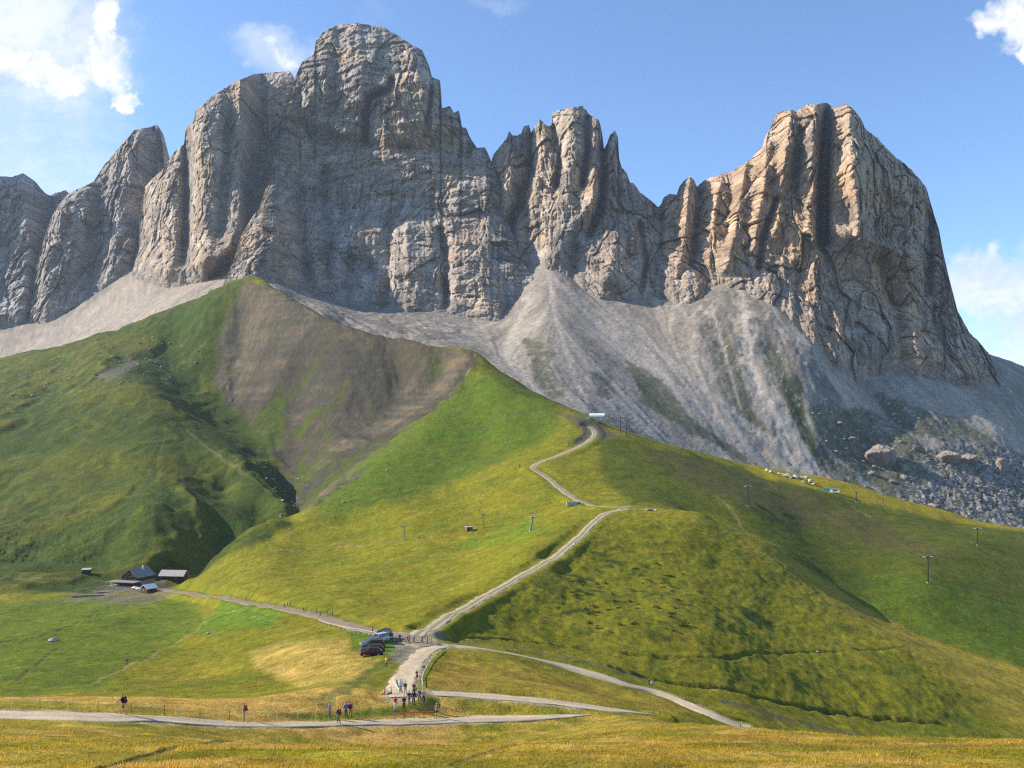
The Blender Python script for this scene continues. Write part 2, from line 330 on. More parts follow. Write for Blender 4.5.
# cut banks, ditches and foot trails: line, width m, depth m (+ = sunk), colour
TRAILS = [
    ([(440, 637), (480, 637.5), (517, 640), (560, 645), (627, 656), (707, 659), (740, 657), (782, 650), (850, 651), (905, 647)], 0.8, 0.5, (0.10, 0.085, 0.04), 0.45, 190, 330),
    ([(612, 667), (654, 679), (676, 684.5), (697, 684.5), (729, 690), (774, 701), (835, 713), (872, 717), (945, 724)], 1.5, 0.9, (0.075, 0.055, 0.03), 0.85, 195, 262),  # dark line paints the shading of the small scarp
    ([(440, 640.5), (480, 642), (520, 648), (560, 656), (610, 668), (650, 682)], 2.4, 0.05, (0.17, 0.13, 0.10), 0.75, 190, 222),
    ([(725, 702), (770, 714), (815, 726), (865, 737)], 2.4, 0.1, (0.12, 0.10, 0.085), 0.85, 195, 235),
    ([(740, 514), (780, 545), (815, 574), (850, 600), (900, 630)], 1.2, 0.1, (0.28, 0.21, 0.09), 0.5, 300, 440),
    ([(618, 509.3), (660, 509.8), (700, 512)], 1.2, 0.0, (0.34, 0.26, 0.13), 0.6, 405, 440),
    ([(715, 495), (735, 512), (742, 530)], 1.0, 0.1, (0.30, 0.22, 0.10), 0.6, 440, 640),
    ([(265, 551), (330, 547), (385, 543), (430, 537)], 1.5, 0.2, (0.30, 0.22, 0.12), 0.6, 380, 520),
    ([(300, 521), (360, 503), (430, 486), (520, 455)], 1.6, -0.3, (0.16, 0.15, 0.03), 0.5, 520, 720),
    ([(0, 642), (35, 640), (60, 630), (85, 620), (100, 610), (120, 604)], 0.8, 0.25, (0.13, 0.105, 0.06), 0.55, 220, 460),
    ([(18, 680), (40, 662), (60, 648)], 0.6, 0.15, (0.11, 0.09, 0.045), 0.5, 150, 300),
    ([(90, 684), (115, 672), (150, 655), (190, 636), (205, 620)], 0.9, 0.12, (0.30, 0.24, 0.10), 0.6, 150, 330),
    ([(0, 578), (60, 580), (90, 577), (120, 585)], 1.0, 0.1, (0.20, 0.17, 0.10), 0.6, 430, 620),
    ([(100, 768), (140, 757), (180, 748), (205, 742), (240, 733), (262, 730)], 0.4, 0.1, (0.15, 0.10, 0.05), 0.75, 18, 75),
    ([(455, 765), (500, 748), (530, 742)], 0.3, 0.05, (0.14, 0.10, 0.05), 0.5, 18, 60),
    ([(392, 660), (370, 672), (345, 690), (325, 700)], 2.4, 0.1, (0.10, 0.12, 0.03), 0.7, 105, 170),
    ([(640, 690), (700, 703), (745, 716)], 1.0, 0.6, (0.09, 0.06, 0.03), 0.7, 130, 190),
    ([(470, 430), (520, 415), (560, 410), (588, 421)], 1.3, 0.1, (0.15, 0.12, 0.07), 0.5, 690, 800),
    ([(185, 428), (215, 455), (250, 478), (285, 500)], 1.4, 0.0, (0.22, 0.19, 0.08), 0.6, 670, 900),
    ([(740, 288), (746, 325), (748, 365), (760, 398), (780, 425), (812, 462)], 8.0, 0.6, (0.44, 0.385, 0.32), 0.85, 900, 1500),
    ([(748, 350), (756, 392), (775, 430), (790, 458)], 3.0, 0.3, (0.40, 0.355, 0.30), 0.6, 900, 1500),
    ([(768, 304), (786, 328), (800, 345), (808, 372), (812, 392), (804, 412), (816, 438), (845, 466), (880, 492)], 3.2, 0.3, (0.40, 0.355, 0.30), 0.7, 900, 1500),
    ([(712, 312), (724, 350), (735, 390), (741, 412)], 2.5, 0.3, (0.38, 0.335, 0.28), 0.65, 900, 1500),
    ([(688, 318), (672, 300), (655, 318)], 5.0, 0.0, (0.36, 0.32, 0.27), 0.6, 900, 1500),
    ([(541, 262), (556, 282), (585, 312), (630, 352), (690, 402), (760, 452)], 9.0, 0.3, (0.44, 0.385, 0.32), 0.8, 900, 1500),
    ([(577, 280), (600, 302), (650, 345), (720, 405), (790, 455)], 10.0, 0.4, (0.44, 0.385, 0.32), 0.8, 900, 1500),
    ([(548, 275), (556, 320), (570, 370), (585, 400)], 5.0, 0.3, (0.43, 0.375, 0.31), 0.75, 900, 1500),
    ([(530, 300), (512, 330), (508, 350), (520, 375), (545, 396)], 8.0, 0.0, (0.43, 0.375, 0.31), 0.75, 900, 1500),
    ([(880, 362), (910, 392), (950, 432), (965, 446)], 4.0, 0.3, (0.37, 0.33, 0.28), 0.6, 900, 1500),
    ([(920, 378), (970, 410), (1024, 440)], 4.0, 0.3, (0.35, 0.31, 0.265), 0.5, 900, 1500),
    ([(300, 288), (350, 318), (400, 335)], 4.0, 0.0, (0.36, 0.32, 0.275), 0.6, 1000, 1500),
    ([(850, 506), (870, 517)], 1.0, 0.0, (0.30, 0.22, 0.12), 0.7, 560, 740),
]
TR = []
for poly, w, dep, colr, st, d0, d1 in TRAILS:
    p = survey_line(poly, d0, d1, 1.2, 5, Z2)
    dist, _ = line_field(p, np.zeros(len(p)), w + 3 + d1 * 0.004)
    dist = dist + n4 * w * 0.5 + n14 * w * 0.5
    m = 1 - sstep(w * 0.35, w * 0.75 + Dg * 0.0012, dist)
    m = m * (1 - ROADMASK)
    Z2 = Z2 - dep * m * (1 - sstep(0.0, 1.0, ROADMASK))
    TR.append((m * st * np.clip(0.8 + n14 * 0.8, 0.2, 1), colr))

# ------------------------------------------------------------------ fall lines: rubbish rolls straight down, so streaks follow the gradient
gy, gx = np.gradient(Zg + 0.6 * n60 * 3)
dY = np.gradient(Dg, axis=0); dPX = np.gradient(PXg, axis=1)
dzdx = gx / (Dg / F * dPX)
dzdy = (gy - dzdx * ((PXg - CX) / F * dY)) / dY
def fall_streaks(noise, steps=26, ds_=5.0, d0=560):
    j0 = np.searchsorted(d_ax, d0)
    s = np.s_[j0:, :]
    acc = noise[s].copy(); cnt = 1.0
    for sg in (1, -1):
        x = Xg[s].copy(); y = Dg[s].copy()
        for k in range(steps):
            px = x / y * F + CX
            fx = np.clip(np.interp(px, px_ax, np.arange(NX)), 0, NX - 1.01); fy = np.clip(np.interp(np.log(y), ln_ax, np.arange(NY)), 0, NY - 1.01)
            ix = fx.astype(int); iy = fy.astype(int)
            a = dzdx[iy, ix]; b = dzdy[iy, ix]; g = np.sqrt(a * a + b * b) + 1e-6
            x = x + sg * ds_ * a / g; y = np.clip(y + sg * ds_ * b / g, d_ax[0], d_ax[-1])
            acc += noise[iy, ix]
        cnt += steps
    out = np.zeros_like(noise); acc = acc / cnt
    acc = (acc - acc.mean()) / acc.std()
    out[s] = acc
    return out
wn = perlin(Xg / 5.0, Yg / 5.0, 91) + 0.7 * perlin(Xg / 12.0, Yg / 12.0, 92)
STREAK = fall_streaks(wn, 24, 6.0)
STREAK2 = fall_streaks(perlin(Xg / 30.0, Yg / 30.0, 95), 26, 10.0)
Z2 = Z2 + far * (STREAK * 0.25 + STREAK2 * 0.35) * (1 - ROCKY * 0.6) + SHALE * (STREAK * 0.25) + LEFT * STREAK2 * 0.35

# ------------------------------------------------------------------ what covers the ground: surface colours, with some sun and shade painted in
def col(c):
    return np.array(c, np.float32)
GOLD, STRAW = col((0.37, 0.255, 0.035)), col((0.54, 0.35, 0.09))
OLIVE, GREEN = col((0.195, 0.180, 0.010)), col((0.085, 0.125, 0.007))
LUSH, DKGREEN = col((0.085, 0.19, 0.010)), col((0.035, 0.058, 0.007))
SHALEC, SCREE = col((0.100, 0.086, 0.060)), col((0.325, 0.278, 0.225))
RUST = col((0.23, 0.10, 0.03))
C = np.zeros(PXg.shape + (3,), np.float32)
def lay(c, m):
    global C
    m = np.clip(m, 0, 1).astype(np.float32)[..., None]
    C = C * (1 - m) + c * m
nb = fbm(Xg / 33, Yg / 33, 101, 5, 0.6); nc = fbm(Xg / 11, Yg / 11, 103, 5, 0.65); nd = fbm(Xg / 3.2, Yg / 4.5, 105, 4, 0.65)
sl = perlin((Xg * 0.8 + Yg * 0.35) / 30, (Yg - 0.4 * Xg) / 7 + nb, 107)        # bands along the mowing and the sheep tracks
lay(OLIVE, np.ones(PXg.shape))
lay(GREEN, sstep(-0.15, 0.7, nb * 0.7 + nc * 0.4 + sl * 0.25) * 0.75)
lay(GOLD, sstep(0.1, 0.75, -nb * 0.5 + nc * 0.35 - sl * 0.3 + nd * 0.2) * 0.6)
lay(RUST, sstep(0.25, 0.7, fbm(Xg / 20, Yg / 20, 111, 4)) * 0.28 * (1 - sstep(250, 600, Dg)))
# foreground meadow: dry grass with green hollows
fg = 1 - sstep(112, 125, Dg)
lay(OLIVE * 1.15, fg * 0.8)
lay(GOLD, fg * sstep(-0.6, 0.35, fbm(Xg / 9, Yg / 6, 121, 4) + nd * 0.35) * 0.8)
lay(STRAW, fg * sstep(-0.05, 0.6, fbm(Xg / 6, Yg / 4, 123, 4) + nd * 0.4) * 0.65)
lay(col((0.13, 0.14, 0.016)), fg * sstep(0.05, 0.55, fbm(Xg / 8, Yg / 5, 125, 4) + nd * 0.25) * 0.6)
lay(RUST, fg * sstep(0.05, 0.55, fbm(Xg / 7, Yg / 5, 127, 4)) * 0.5 * sstep(450, 1000, PXg))
lay(STRAW * col((0.95, 0.88, 0.8)), (1 - sstep(440, 470, PXg)) * sstep(85, 90, Dg + n14 * 3) * (1 - sstep(112, 118, Dg)) * 0.85 * np.clip(0.85 + nc * 0.5, 0.2, 1))
lay(LUSH, region([(255, 712), (330, 713), (400, 706), (440, 700), (440, 705), (400, 712), (330, 718)], 2, 84, 120) * 0.75)
# fields
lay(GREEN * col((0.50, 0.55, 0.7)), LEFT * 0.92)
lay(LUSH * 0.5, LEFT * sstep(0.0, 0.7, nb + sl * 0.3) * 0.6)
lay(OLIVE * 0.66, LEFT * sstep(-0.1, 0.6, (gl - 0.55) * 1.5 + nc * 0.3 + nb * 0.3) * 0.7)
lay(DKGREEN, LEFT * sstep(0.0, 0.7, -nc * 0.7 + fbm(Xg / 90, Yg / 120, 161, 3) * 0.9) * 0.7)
m = region([(-60, 605), (20, 600), (90, 592), (150, 592), (200, 607), (205, 625), (150, 660), (95, 690), (-60, 696)], 4, 120, 470)
lay(LUSH * col((1.0, 0.74, 0.9)), m * 0.75); lay(OLIVE, m * sstep(0, 0.6, nc) * 0.5)
m = region([(222, 604), (285, 614), (262, 626), (205, 636), (192, 629), (214, 615)], 2, 200, 420)
lay(LUSH * col((1.1, 0.95, 1)), m * np.clip(0.75 + nc * 0.5, 0, 1)); lay(col((0.26, 0.36, 0.13)), m * sstep(0.35, 0.7, nd + nc) * 0.45)
m = region([(446, 652), (520, 661), (600, 682), (660, 699), (700, 716), (650, 714), (600, 704), (520, 695), (430, 689), (436, 665)], 5, 112, 205)
lay(GOLD, m * np.clip(0.75 + nc * 0.7, 0, 1) * 0.75); lay(RUST, m * sstep(0.0, 0.6, nb + nd * 0.4) * 0.5)
m = region([(285, 641), (350, 640), (378, 662), (350, 686), (300, 690), (255, 668), (250, 655)], 6, 115, 230)
lay(STRAW, m * np.clip(0.65 + nc * 0.6, 0, 1) * 0.85)
m = region([(300, 503), (400, 434), (470, 375), (500, 378), (560, 406), (566, 425), (500, 462), (400, 502), (330, 518)], 6, 500, 860)
lay(GREEN * col((0.95, 1.0, 1)), m * 0.85); lay(LUSH * 0.8, m * sstep(0.1, 0.7, nb + 0.3 * sl) * 0.5)
m = region([(440, 545), (470, 535), (530, 522), (545, 530), (520, 540), (470, 550)], 4, 350, 520)
lay(LUSH, m * np.clip(0.5 + nc, 0, 1) * 0.8)
m = region([(620, 508), (760, 540), (840, 590), (930, 632), (1040, 672), (1040, 735), (990, 706), (900, 650), (820, 606), (755, 556), (700, 516)], 6, 255, 435)
lay(GOLD * col((0.9, 0.95, 0.8)), m * np.clip(0.85 + nc * 0.5, 0, 1) * 0.9)  # golden grass, strengthened to paint the sunlit crest of the spur
# hill face: tussocks and low juniper
lay(OLIVE * 0.95, HILL * 0.6); lay(DKGREEN * 1.3, HILL * sstep(-0.05, 0.5, nc * 0.7 + step * 0.4 + nd * 0.35) * 0.62)
m = region([(540, 575), (600, 545), (660, 555), (700, 600), (690, 640), (600, 630), (530, 620)], 14, 215, 420)
lay(DKGREEN, m * sstep(0.15, 0.5, nc + nd * 0.35) * 0.85)
m = region([(738, 601), (746, 604), (772, 623), (766, 627), (748, 621), (738, 611)], 2, 245, 380)
lay(DKGREEN, m)  # one flat dark green patch where the small hollow lies
# right slope
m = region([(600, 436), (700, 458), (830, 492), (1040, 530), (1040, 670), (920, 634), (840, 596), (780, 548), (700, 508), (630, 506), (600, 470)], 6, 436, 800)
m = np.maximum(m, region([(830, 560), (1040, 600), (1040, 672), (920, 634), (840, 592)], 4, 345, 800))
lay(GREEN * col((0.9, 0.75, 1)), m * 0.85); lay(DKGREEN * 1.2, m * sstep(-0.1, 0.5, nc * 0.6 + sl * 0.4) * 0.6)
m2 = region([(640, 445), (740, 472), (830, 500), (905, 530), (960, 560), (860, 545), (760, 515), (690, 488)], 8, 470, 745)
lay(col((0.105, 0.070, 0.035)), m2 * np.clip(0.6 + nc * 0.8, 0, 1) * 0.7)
m2 = region([(850, 572), (930, 575), (1040, 610), (1040, 650), (930, 618), (860, 592)], 5, 345, 560)
lay(LUSH * col((0.8, 0.62, 1)), m2 * 0.6 * np.clip(0.8 + nc * 0.6, 0, 1))
m2 = region([(850, 592), (930, 618), (1040, 652), (1040, 672), (930, 636), (860, 604)], 3, 345, 520)
lay(LUSH * col((1.2, 0.85, 1)), m2 * 0.7 * np.clip(0.8 + nc * 0.6, 0, 1))
m2 = region([(560, 410), (600, 424), (620, 440), (590, 440), (560, 452), (572, 440), (584, 432)], 3, 640, 790)
lay(col((0.10, 0.085, 0.065)), m2 * 0.85)
m2 = region([(475, 360), (510, 374), (560, 402), (556, 412), (500, 384), (474, 372)], 2, 760, 900)
lay(DKGREEN, m2 * 0.6)
m2 = region([(455, 372), (470, 353), (478, 356), (474, 374), (462, 382)], 2, 780, 900)
lay(col((0.36, 0.28, 0.18)), m2 * np.clip(0.5 + nc, 0, 1))
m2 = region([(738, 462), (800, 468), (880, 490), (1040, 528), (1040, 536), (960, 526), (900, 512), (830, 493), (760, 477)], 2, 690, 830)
lay(OLIVE * col((1.45, 1.25, 1)), m2 * 0.9)  # brighter olive paints the sunlit band along the ridge top
# shale gully: beds of darker and paler stone that follow the strata
bed = perlin(Zg / 9 + n14 * 0.3 + n60 * 0.9, Xg / 160, 131) * 0.7 + perlin(Zg / 3.6 + n14 * 0.25, Xg / 300, 132) * 0.7
lay(SHALEC, SHALE)
lay(SHALEC * col((1.6, 1.35, 1.15)), SHALE * sstep(-0.1, 0.6, bed + STREAK2 * 0.10 + nc * 0.25) * 0.85)
lay(SHALEC * 0.6, SHALE * sstep(-0.1, 0.7, -bed + STREAK * 0.10 + nb * 0.2) * 0.8)
lay(SHALEC * col((1.9, 1.6, 1.15)), SHALE * region([(300, 296), (400, 336), (478, 350), (470, 372), (400, 362), (320, 330)], 10, 800, 1200) * 0.55)  # sunlight on the upper crest, put into the colour as lighter brown
lay(SHALEC * 0.55, SHALE * sstep(0.2, 1.3, -STREAK2 + 0.4 * nc) * 0.65); lay(SHALEC * col((1.5, 1.4, 1.25)), SHALE * sstep(0.5, 1.6, STREAK2) * 0.4)
lay(GREEN * 0.7, SHALE * sstep(0.15, 0.8, nb + nc * 0.5 + 0.5 * sstep(0.04, -0.06, Vb)) * 0.55)
lay(GREEN * 0.7, FING * np.clip(0.8 + nc * 0.9 - 0.3 * nd, 0, 1))
# stones among the grass of the left hill
stn = sstep(0.42, 0.6, nd * 0.6 + nc * 0.5)
m = region([(-60, 366), (60, 352), (130, 332), (180, 340), (200, 350), (190, 385), (110, 385), (60, 410), (-60, 420)], 10, 900, 1330)
lay(col((0.24, 0.215, 0.18)), m * sstep(0.2, 0.7, nd * 0.5 + nc * 0.7) * 0.7)
m = region([(150, 320), (180, 305), (210, 318), (205, 345), (170, 335)], 6, 1000, 1260)
lay(col((0.24, 0.215, 0.18)), m * sstep(0.2, 0.7, nd * 0.4 + nc * 0.7) * 0.7)
m = region([(96, 588), (120, 582), (165, 580), (172, 592), (150, 600), (128, 604), (108, 603), (92, 599)], 3, 380, 620); lay(col((0.16, 0.13, 0.095)), m * np.clip(0.75 + nc, 0, 1))
m = region([(70, 592), (100, 586), (112, 596), (80, 603), (40, 605)], 3, 380, 620); lay(col((0.17, 0.145, 0.10)), m * np.clip(0.4 + nc, 0, 1))
m = region([(95, 380), (130, 358), (140, 362), (120, 380)], 3, 900, 1260); lay(SHALEC * 1.6, m * 0.8)
m = region([(245, 525), (262, 528), (268, 542), (252, 540)], 3, 560, 760); lay(SHALEC * 1.2, m * 0.8)
m = region([(262, 440), (290, 490), (310, 475), (300, 505), (286, 522), (276, 500), (256, 450)], 3, 590, 900)
lay(col((0.30, 0.28, 0.25)), m * stn * 0.9)
# scree country
wnd = STREAK * 0.32 * sstep(-0.5, 0.5, nb) + STREAK2 * 0.30 + nb * 0.25
lay(SCREE * 0.92, far)
lay(SCREE * col((1.32, 1.3, 1.25)), far * sstep(-0.05, 0.6, wnd) * 0.9)
lay(SCREE * 0.62, far * sstep(0.0, 0.7, -wnd + nc * 0.2) * 0.85)
lay(SCREE * col((1.08, 1.06, 1.05)), far * region([(-60, 330), (60, 322), (130, 275), (240, 265), (240, 290), (130, 322), (0, 362), (-60, 380)], 6, 1300, 1900) * np.clip(0.6 + wnd * 0.7, 0, 1))
for poly in ([(528, 255), (548, 255), (600, 300), (700, 390), (830, 470), (760, 470), (680, 410), (590, 330)], [(505, 325), (540, 300), (520, 350), (530, 390), (500, 365)], [(734, 285), (750, 300), (752, 345), (800, 420), (830, 470), (780, 440), (742, 380)], [(765, 300), (790, 335), (850, 385), (800, 375), (775, 345)], [(870, 370), (885, 360), (960, 390), (1040, 430), (1040, 450), (960, 420), (905, 400)]):
    lay(SCREE * col((1.36, 1.33, 1.28)), far * region(poly, 8, 900, 1600) * np.clip(0.55 + wnd * 0.6, 0, 1) * 0.8)
lay(col((0.13, 0.14, 0.07)), far * sstep(0.2, 0.8, nb * 0.7 + nc * 0.5 - wnd * 0.5) * (1 - sstep(0.10, 0.17, Vb)) * 0.5 * sstep(300, 420, PXg))
GRN = np.maximum.reduce([region(q, 4, 900, 1500) * k for q, k in (
    ([(776, 378), (800, 372), (812, 430), (834, 484), (800, 440)], 1.0), ([(806, 402), (860, 408), (905, 428), (934, 462), (905, 508), (850, 490), (818, 450)], 0.85),
    ([(625, 355), (660, 380), (690, 415), (745, 455), (770, 478), (700, 440), (640, 402)], 0.8), ([(560, 330), (600, 350), (640, 400), (610, 400), (570, 360)], 0.3), ([(520, 335), (548, 345), (568, 398), (540, 392)], 0.7),
    ([(872, 392), (960, 418), (1040, 462), (1040, 485), (950, 452), (885, 420)], 0.8), ([(695, 325), (722, 312), (738, 350), (745, 385), (765, 425), (790, 462), (740, 415)], 0.8), ([(755, 330), (775, 335), (800, 372), (785, 400), (765, 380)], 0.7), ([(588, 372), (612, 380), (622, 398), (598, 396)], 0.7), ([(575, 395), (640, 430), (680, 450), (620, 430)], 0.6), ([(360, 315), (420, 330), (480, 345), (500, 366), (440, 348)], 0.5), ([(300, 300), (340, 320), (380, 340), (340, 335)], 0.4))])
lay(col((0.050, 0.062, 0.022)), far * GRN * sstep(-0.3, 0.2, nb * 0.5 + nc * 0.6 - wnd * 0.25 + (GRN - 0.5)) * 0.9)
lay(col((0.165, 0.148, 0.122)), OUTC * 0.9)
lay(col((0.13, 0.115, 0.10)), OUTC * sstep(0.1, 0.5, nd) * 0.6)
lay(col((0.33, 0.31, 0.285)), DEB * sstep(0.18, 0.45, nd * 0.7 + nc * 0.5) * 0.75)
lay(col((0.27, 0.25, 0.23)), ROCKY * 0.7); lay(col((0.055, 0.062, 0.028)), ROCKY * sstep(-0.25, 0.35, nc * 0.8 - nd * 0.4) * 0.85)
lay(col((0.40, 0.36, 0.31)), ROCKY * sstep(0.1, 0.5, nd) * 0.6)
# trails, then the worn verges of the roads
for m, colr in TR:
    lay(col(colr), m)
GRAVEL = col((0.44, 0.385, 0.30))
m = region([(396, 636), (432, 636), (446, 644), (430, 652), (412, 668), (398, 668), (384, 654)], 3, 150, 230)
lay(col((0.25, 0.215, 0.165)), m * 0.85)
lay(GRAVEL * col((0.95, 0.97, 0.95)), ROADMASK * 0.9)
lay(GREEN * col((1.1, 1.3, 1)), region([(350, 636), (372, 630), (395, 642), (396, 656), (372, 662), (352, 650)], 3, 150, 230) * (1 - ROADMASK) * 0.8)
C = C * (1 + 0.22 * nd + (0.22 * perlin(Xg / 1.7, Yg / 2.6, 141) + 0.14 * nc) * (1 - far) + far * (0.16 * perlin(Xg / 4.5, Yg / 7, 143) + 0.07 * perlin(Xg / 9, Yg / 16, 144)))[..., None]
C = np.clip(C, 0.008, 0.85)
GRASSY = np.clip(1 - far - SHALE - ROADMASK, 0, 1)

# ------------------------------------------------------------------ mesh helpers
def np_mesh(name, co, quads, rgb=None, extra=None, smooth=True):
    me = bpy.data.meshes.new(name)
    co = np.ascontiguousarray(co, np.float32); quads = np.ascontiguousarray(quads, np.int32)
    k = quads.shape[1]
    me.vertices.add(len(co)); me.vertices.foreach_set('co', co.ravel())
    me.loops.add(quads.size); me.loops.foreach_set('vertex_index', quads.ravel())
    me.polygons.add(len(quads)); me.polygons.foreach_set('loop_start', np.arange(0, quads.size, k, dtype=np.int32))
    me.update(calc_edges=True)
    me.polygons.foreach_set('use_smooth', np.full(len(quads), smooth, bool))
    if rgb is not None:
        a = me.attributes.new('cover', 'FLOAT_COLOR', 'POINT')
        a.data.foreach_set('color', np.c_[rgb, np.ones(len(rgb))].astype(np.float32).ravel())
    for kx, v in (extra or {}).items():
        a = me.attributes.new(kx, 'FLOAT', 'POINT'); a.data.foreach_set('value', np.ascontiguousarray(v, np.float32).ravel())
    return me
def grid_quads(ny, nx):
    i = np.arange(ny * nx).reshape(ny, nx)
    return np.c_[i[:-1, :-1].ravel(), i[:-1, 1:].ravel(), i[1:, 1:].ravel(), i[1:, :-1].ravel()]
def link(name, me, mat=None, parent=None, **props):
    o = bpy.data.objects.new(name, me); COL.objects.link(o)
    if mat is not None:
        if me.materials: me.materials[0] = mat
        else: me.materials.append(mat)
    if parent is not None: o.parent = parent
    for k, v in props.items():
        if v: o[k] = v
    return o

# ------------------------------------------------------------------ materials
def mat_new(name):
    m = bpy.data.materials.new(name); m.use_nodes = True
    return m, m.node_tree, m.node_tree.nodes['Principled BSDF']
def ground_material(name, scales, amp, bumps, rough=0.95):
    """surface colour stored on the mesh, broken up by world-space noise, with world-space bump"""
    m, t, b = mat_new(name); N = t.nodes.new; K = t.links.new
    b.inputs['Roughness'].default_value = rough; b.inputs['Specular IOR Level'].default_value = 0.12
    at = N('ShaderNodeAttribute'); at.attribute_name = 'cover'
    geo = N('ShaderNodeNewGeometry')
    c = at.outputs['Color']
    for s, a in zip(scales, amp):
        nz = N('ShaderNodeTexNoise'); nz.inputs['Scale'].default_value = s; nz.inputs['Detail'].default_value = 5; nz.inputs['Roughness'].default_value = 0.62
        K(geo.outputs['Position'], nz.inputs['Vector'])
        mr = N('ShaderNodeMapRange'); mr.inputs[1].default_value = 0.25; mr.inputs[2].default_value = 0.75; mr.inputs[3].default_value = 1 - a; mr.inputs[4].default_value = 1 + a
        K(nz.outputs['Fac'], mr.inputs[0])
        mx = N('ShaderNodeMix'); mx.data_type = 'RGBA'; mx.blend_type = 'MULTIPLY'; mx.inputs[0].default_value = 1
        K(c, mx.inputs[6]); K(mr.outputs[0], mx.inputs[7]); c = mx.outputs[2]
    K(c, b.inputs['Base Color'])
    prev = None
    for s, dist in bumps:
        nz = N('ShaderNodeTexNoise'); nz.inputs['Scale'].default_value = s; nz.inputs['Detail'].default_value = 6; nz.inputs['Roughness'].default_value = 0.65
        K(geo.outputs['Position'], nz.inputs['Vector'])
        bp = N('ShaderNodeBump'); bp.inputs['Strength'].default_value = 1.0; bp.inputs['Distance'].default_value = dist
        K(nz.outputs['Fac'], bp.inputs['Height'])
        if prev: K(prev.outputs[0], bp.inputs['Normal'])
        prev = bp
    if prev: K(prev.outputs[0], b.inputs['Normal'])
    return m
M_GROUND = ground_material('mountain_meadow', (0.12, 0.5, 2.6), (0.22, 0.25, 0.25), ((0.45, 0.7), (2.0, 0.38)))
M_ROCK = ground_material('dolomite_rock', (0.018, 0.07, 0.28), (0.22, 0.24, 0.24), ((0.05, 6.0), (0.2, 2.4)))
M_GRAVEL = ground_material('gravel', (0.6, 5.0), (0.16, 0.18), ((4.0, 0.05),))
# ------------------------------------------------------------------ the ground
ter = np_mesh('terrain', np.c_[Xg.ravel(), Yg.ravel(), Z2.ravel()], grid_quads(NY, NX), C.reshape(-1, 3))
link('terrain', ter, M_GROUND, kind='structure', label='alpine meadows, shale gully and scree slopes below the rock walls')
a = np.linspace(0, 2 * math.pi, 97)[:-1]; rr = np.array((0.1, 3000, 12000, 60000))
co = np.concatenate([np.c_[r * np.cos(a), r * np.sin(a), np.full(96, -420.0)] for r in rr])
q = [(k * 96 + i, k * 96 + (i + 1) % 96, (k + 1) * 96 + (i + 1) % 96, (k + 1) * 96 + i) for k in range(3) for i in range(96)]
link('valley_floor', np_mesh('valley_floor', co, np.array(q), np.tile((0.07, 0.10, 0.04), (len(co), 1))), M_GROUND, kind='structure', label='green valley floor far below the meadows')
for li_, (name, p, zc, w, two) in enumerate(LANES):
    n_ = len(p); tn = np.gradient(p, axis=0); tn /= np.linalg.norm(tn, axis=1)[:, None]; nm = np.c_[tn[:, 1], -tn[:, 0]]
    us = np.array((-1.25, -1.0, -0.75, -0.5, -0.22, 0, 0.22, 0.5, 0.75, 1.0, 1.25)); rows = []; cols = []
    s = np.arange(n_)
    for j, u in enumerate(us):
        off = u * w / 2
        if abs(u) >= 1: off = off + np.sign(u) * (0.5 * perlin(s / 3.1, s * 0 + j * 3.3, 201) + 0.4 * perlin(s / 11.0, s * 0 + j * 1.3, 202))
        if li_ < 2: off = off * np.clip((n_ - 1 - s) / 9.0, 0.04, 1) ** 0.7
        q_ = p + nm * np.asarray(off).reshape(-1, 1)
        z = zc + (0.035 if abs(u) < 1 else 0.0 if abs(u) == 1 else -0.3) + 0.015 * perlin(s / 2.3, s * 0 + u * 3, 203)
        rows.append(np.c_[q_, z])
        k = 1 + 0.16 * perlin(s / 5.0, s * 0 + u * 2, 205) + 0.14 * perlin(s / 19.0, s * 0 + u, 206)
        c0 = np.array(((0.50, 0.395, 0.265), (0.50, 0.40, 0.27), (0.47, 0.375, 0.25), (0.235, 0.185, 0.130), (0.40, 0.325, 0.215), (0.36, 0.30, 0.205))[li_])
        c_ = np.outer(k, c0)
        if two and abs(u) < 0.3: c_ = np.outer(k, np.array((0.24, 0.21, 0.11)))
        if abs(u) in (0.5,): c_ = c_ * 1.08
        if abs(u) >= 1: c_ = np.outer(k, c0 * 0.45 + np.array((0.17, 0.13, 0.05)))
        cols.append(c_)
    co = np.stack(rows, 1).reshape(-1, 3); cc = np.stack(cols, 1).reshape(-1, 3)
    link(name, np_mesh(name, co, grid_quads(n_, len(us)), cc), M_GRAVEL, kind='structure')

# ------------------------------------------------------------------ the rock walls
def pl(tab, x):
    a = np.array(tab, float); return np.interp(x, a[:, 0], a[:, 1])
def dist_to_line(px, py, line):
    """distance to a surveyed crack or rib, and the signed side (+ = right of it)"""
    best = np.full(px.shape, 1e9); side = np.zeros(px.shape); tt = np.zeros(px.shape)
    m = len(line) - 1
    for i in range(m):
        a, b = np.array(line[i], float), np.array(line[i + 1], float); e = b - a
        t = np.clip(((px - a[0]) * e[0] + (py - a[1]) * e[1]) / (e @ e), 0, 1)
        dx, dy = px - a[0] - t * e[0], py - a[1] - t * e[1]
        d = np.hypot(dx, dy); k = d < best
        best = np.where(k, d, best); side = np.where(k, dx, side); tt = np.where(k, (i + t) / m, tt)
    return best, side, tt
WARM, GREY, STAIN = np.array((0.58, 0.42, 0.28)), np.array((0.47, 0.405, 0.345)), np.array((0.19, 0.17, 0.155))
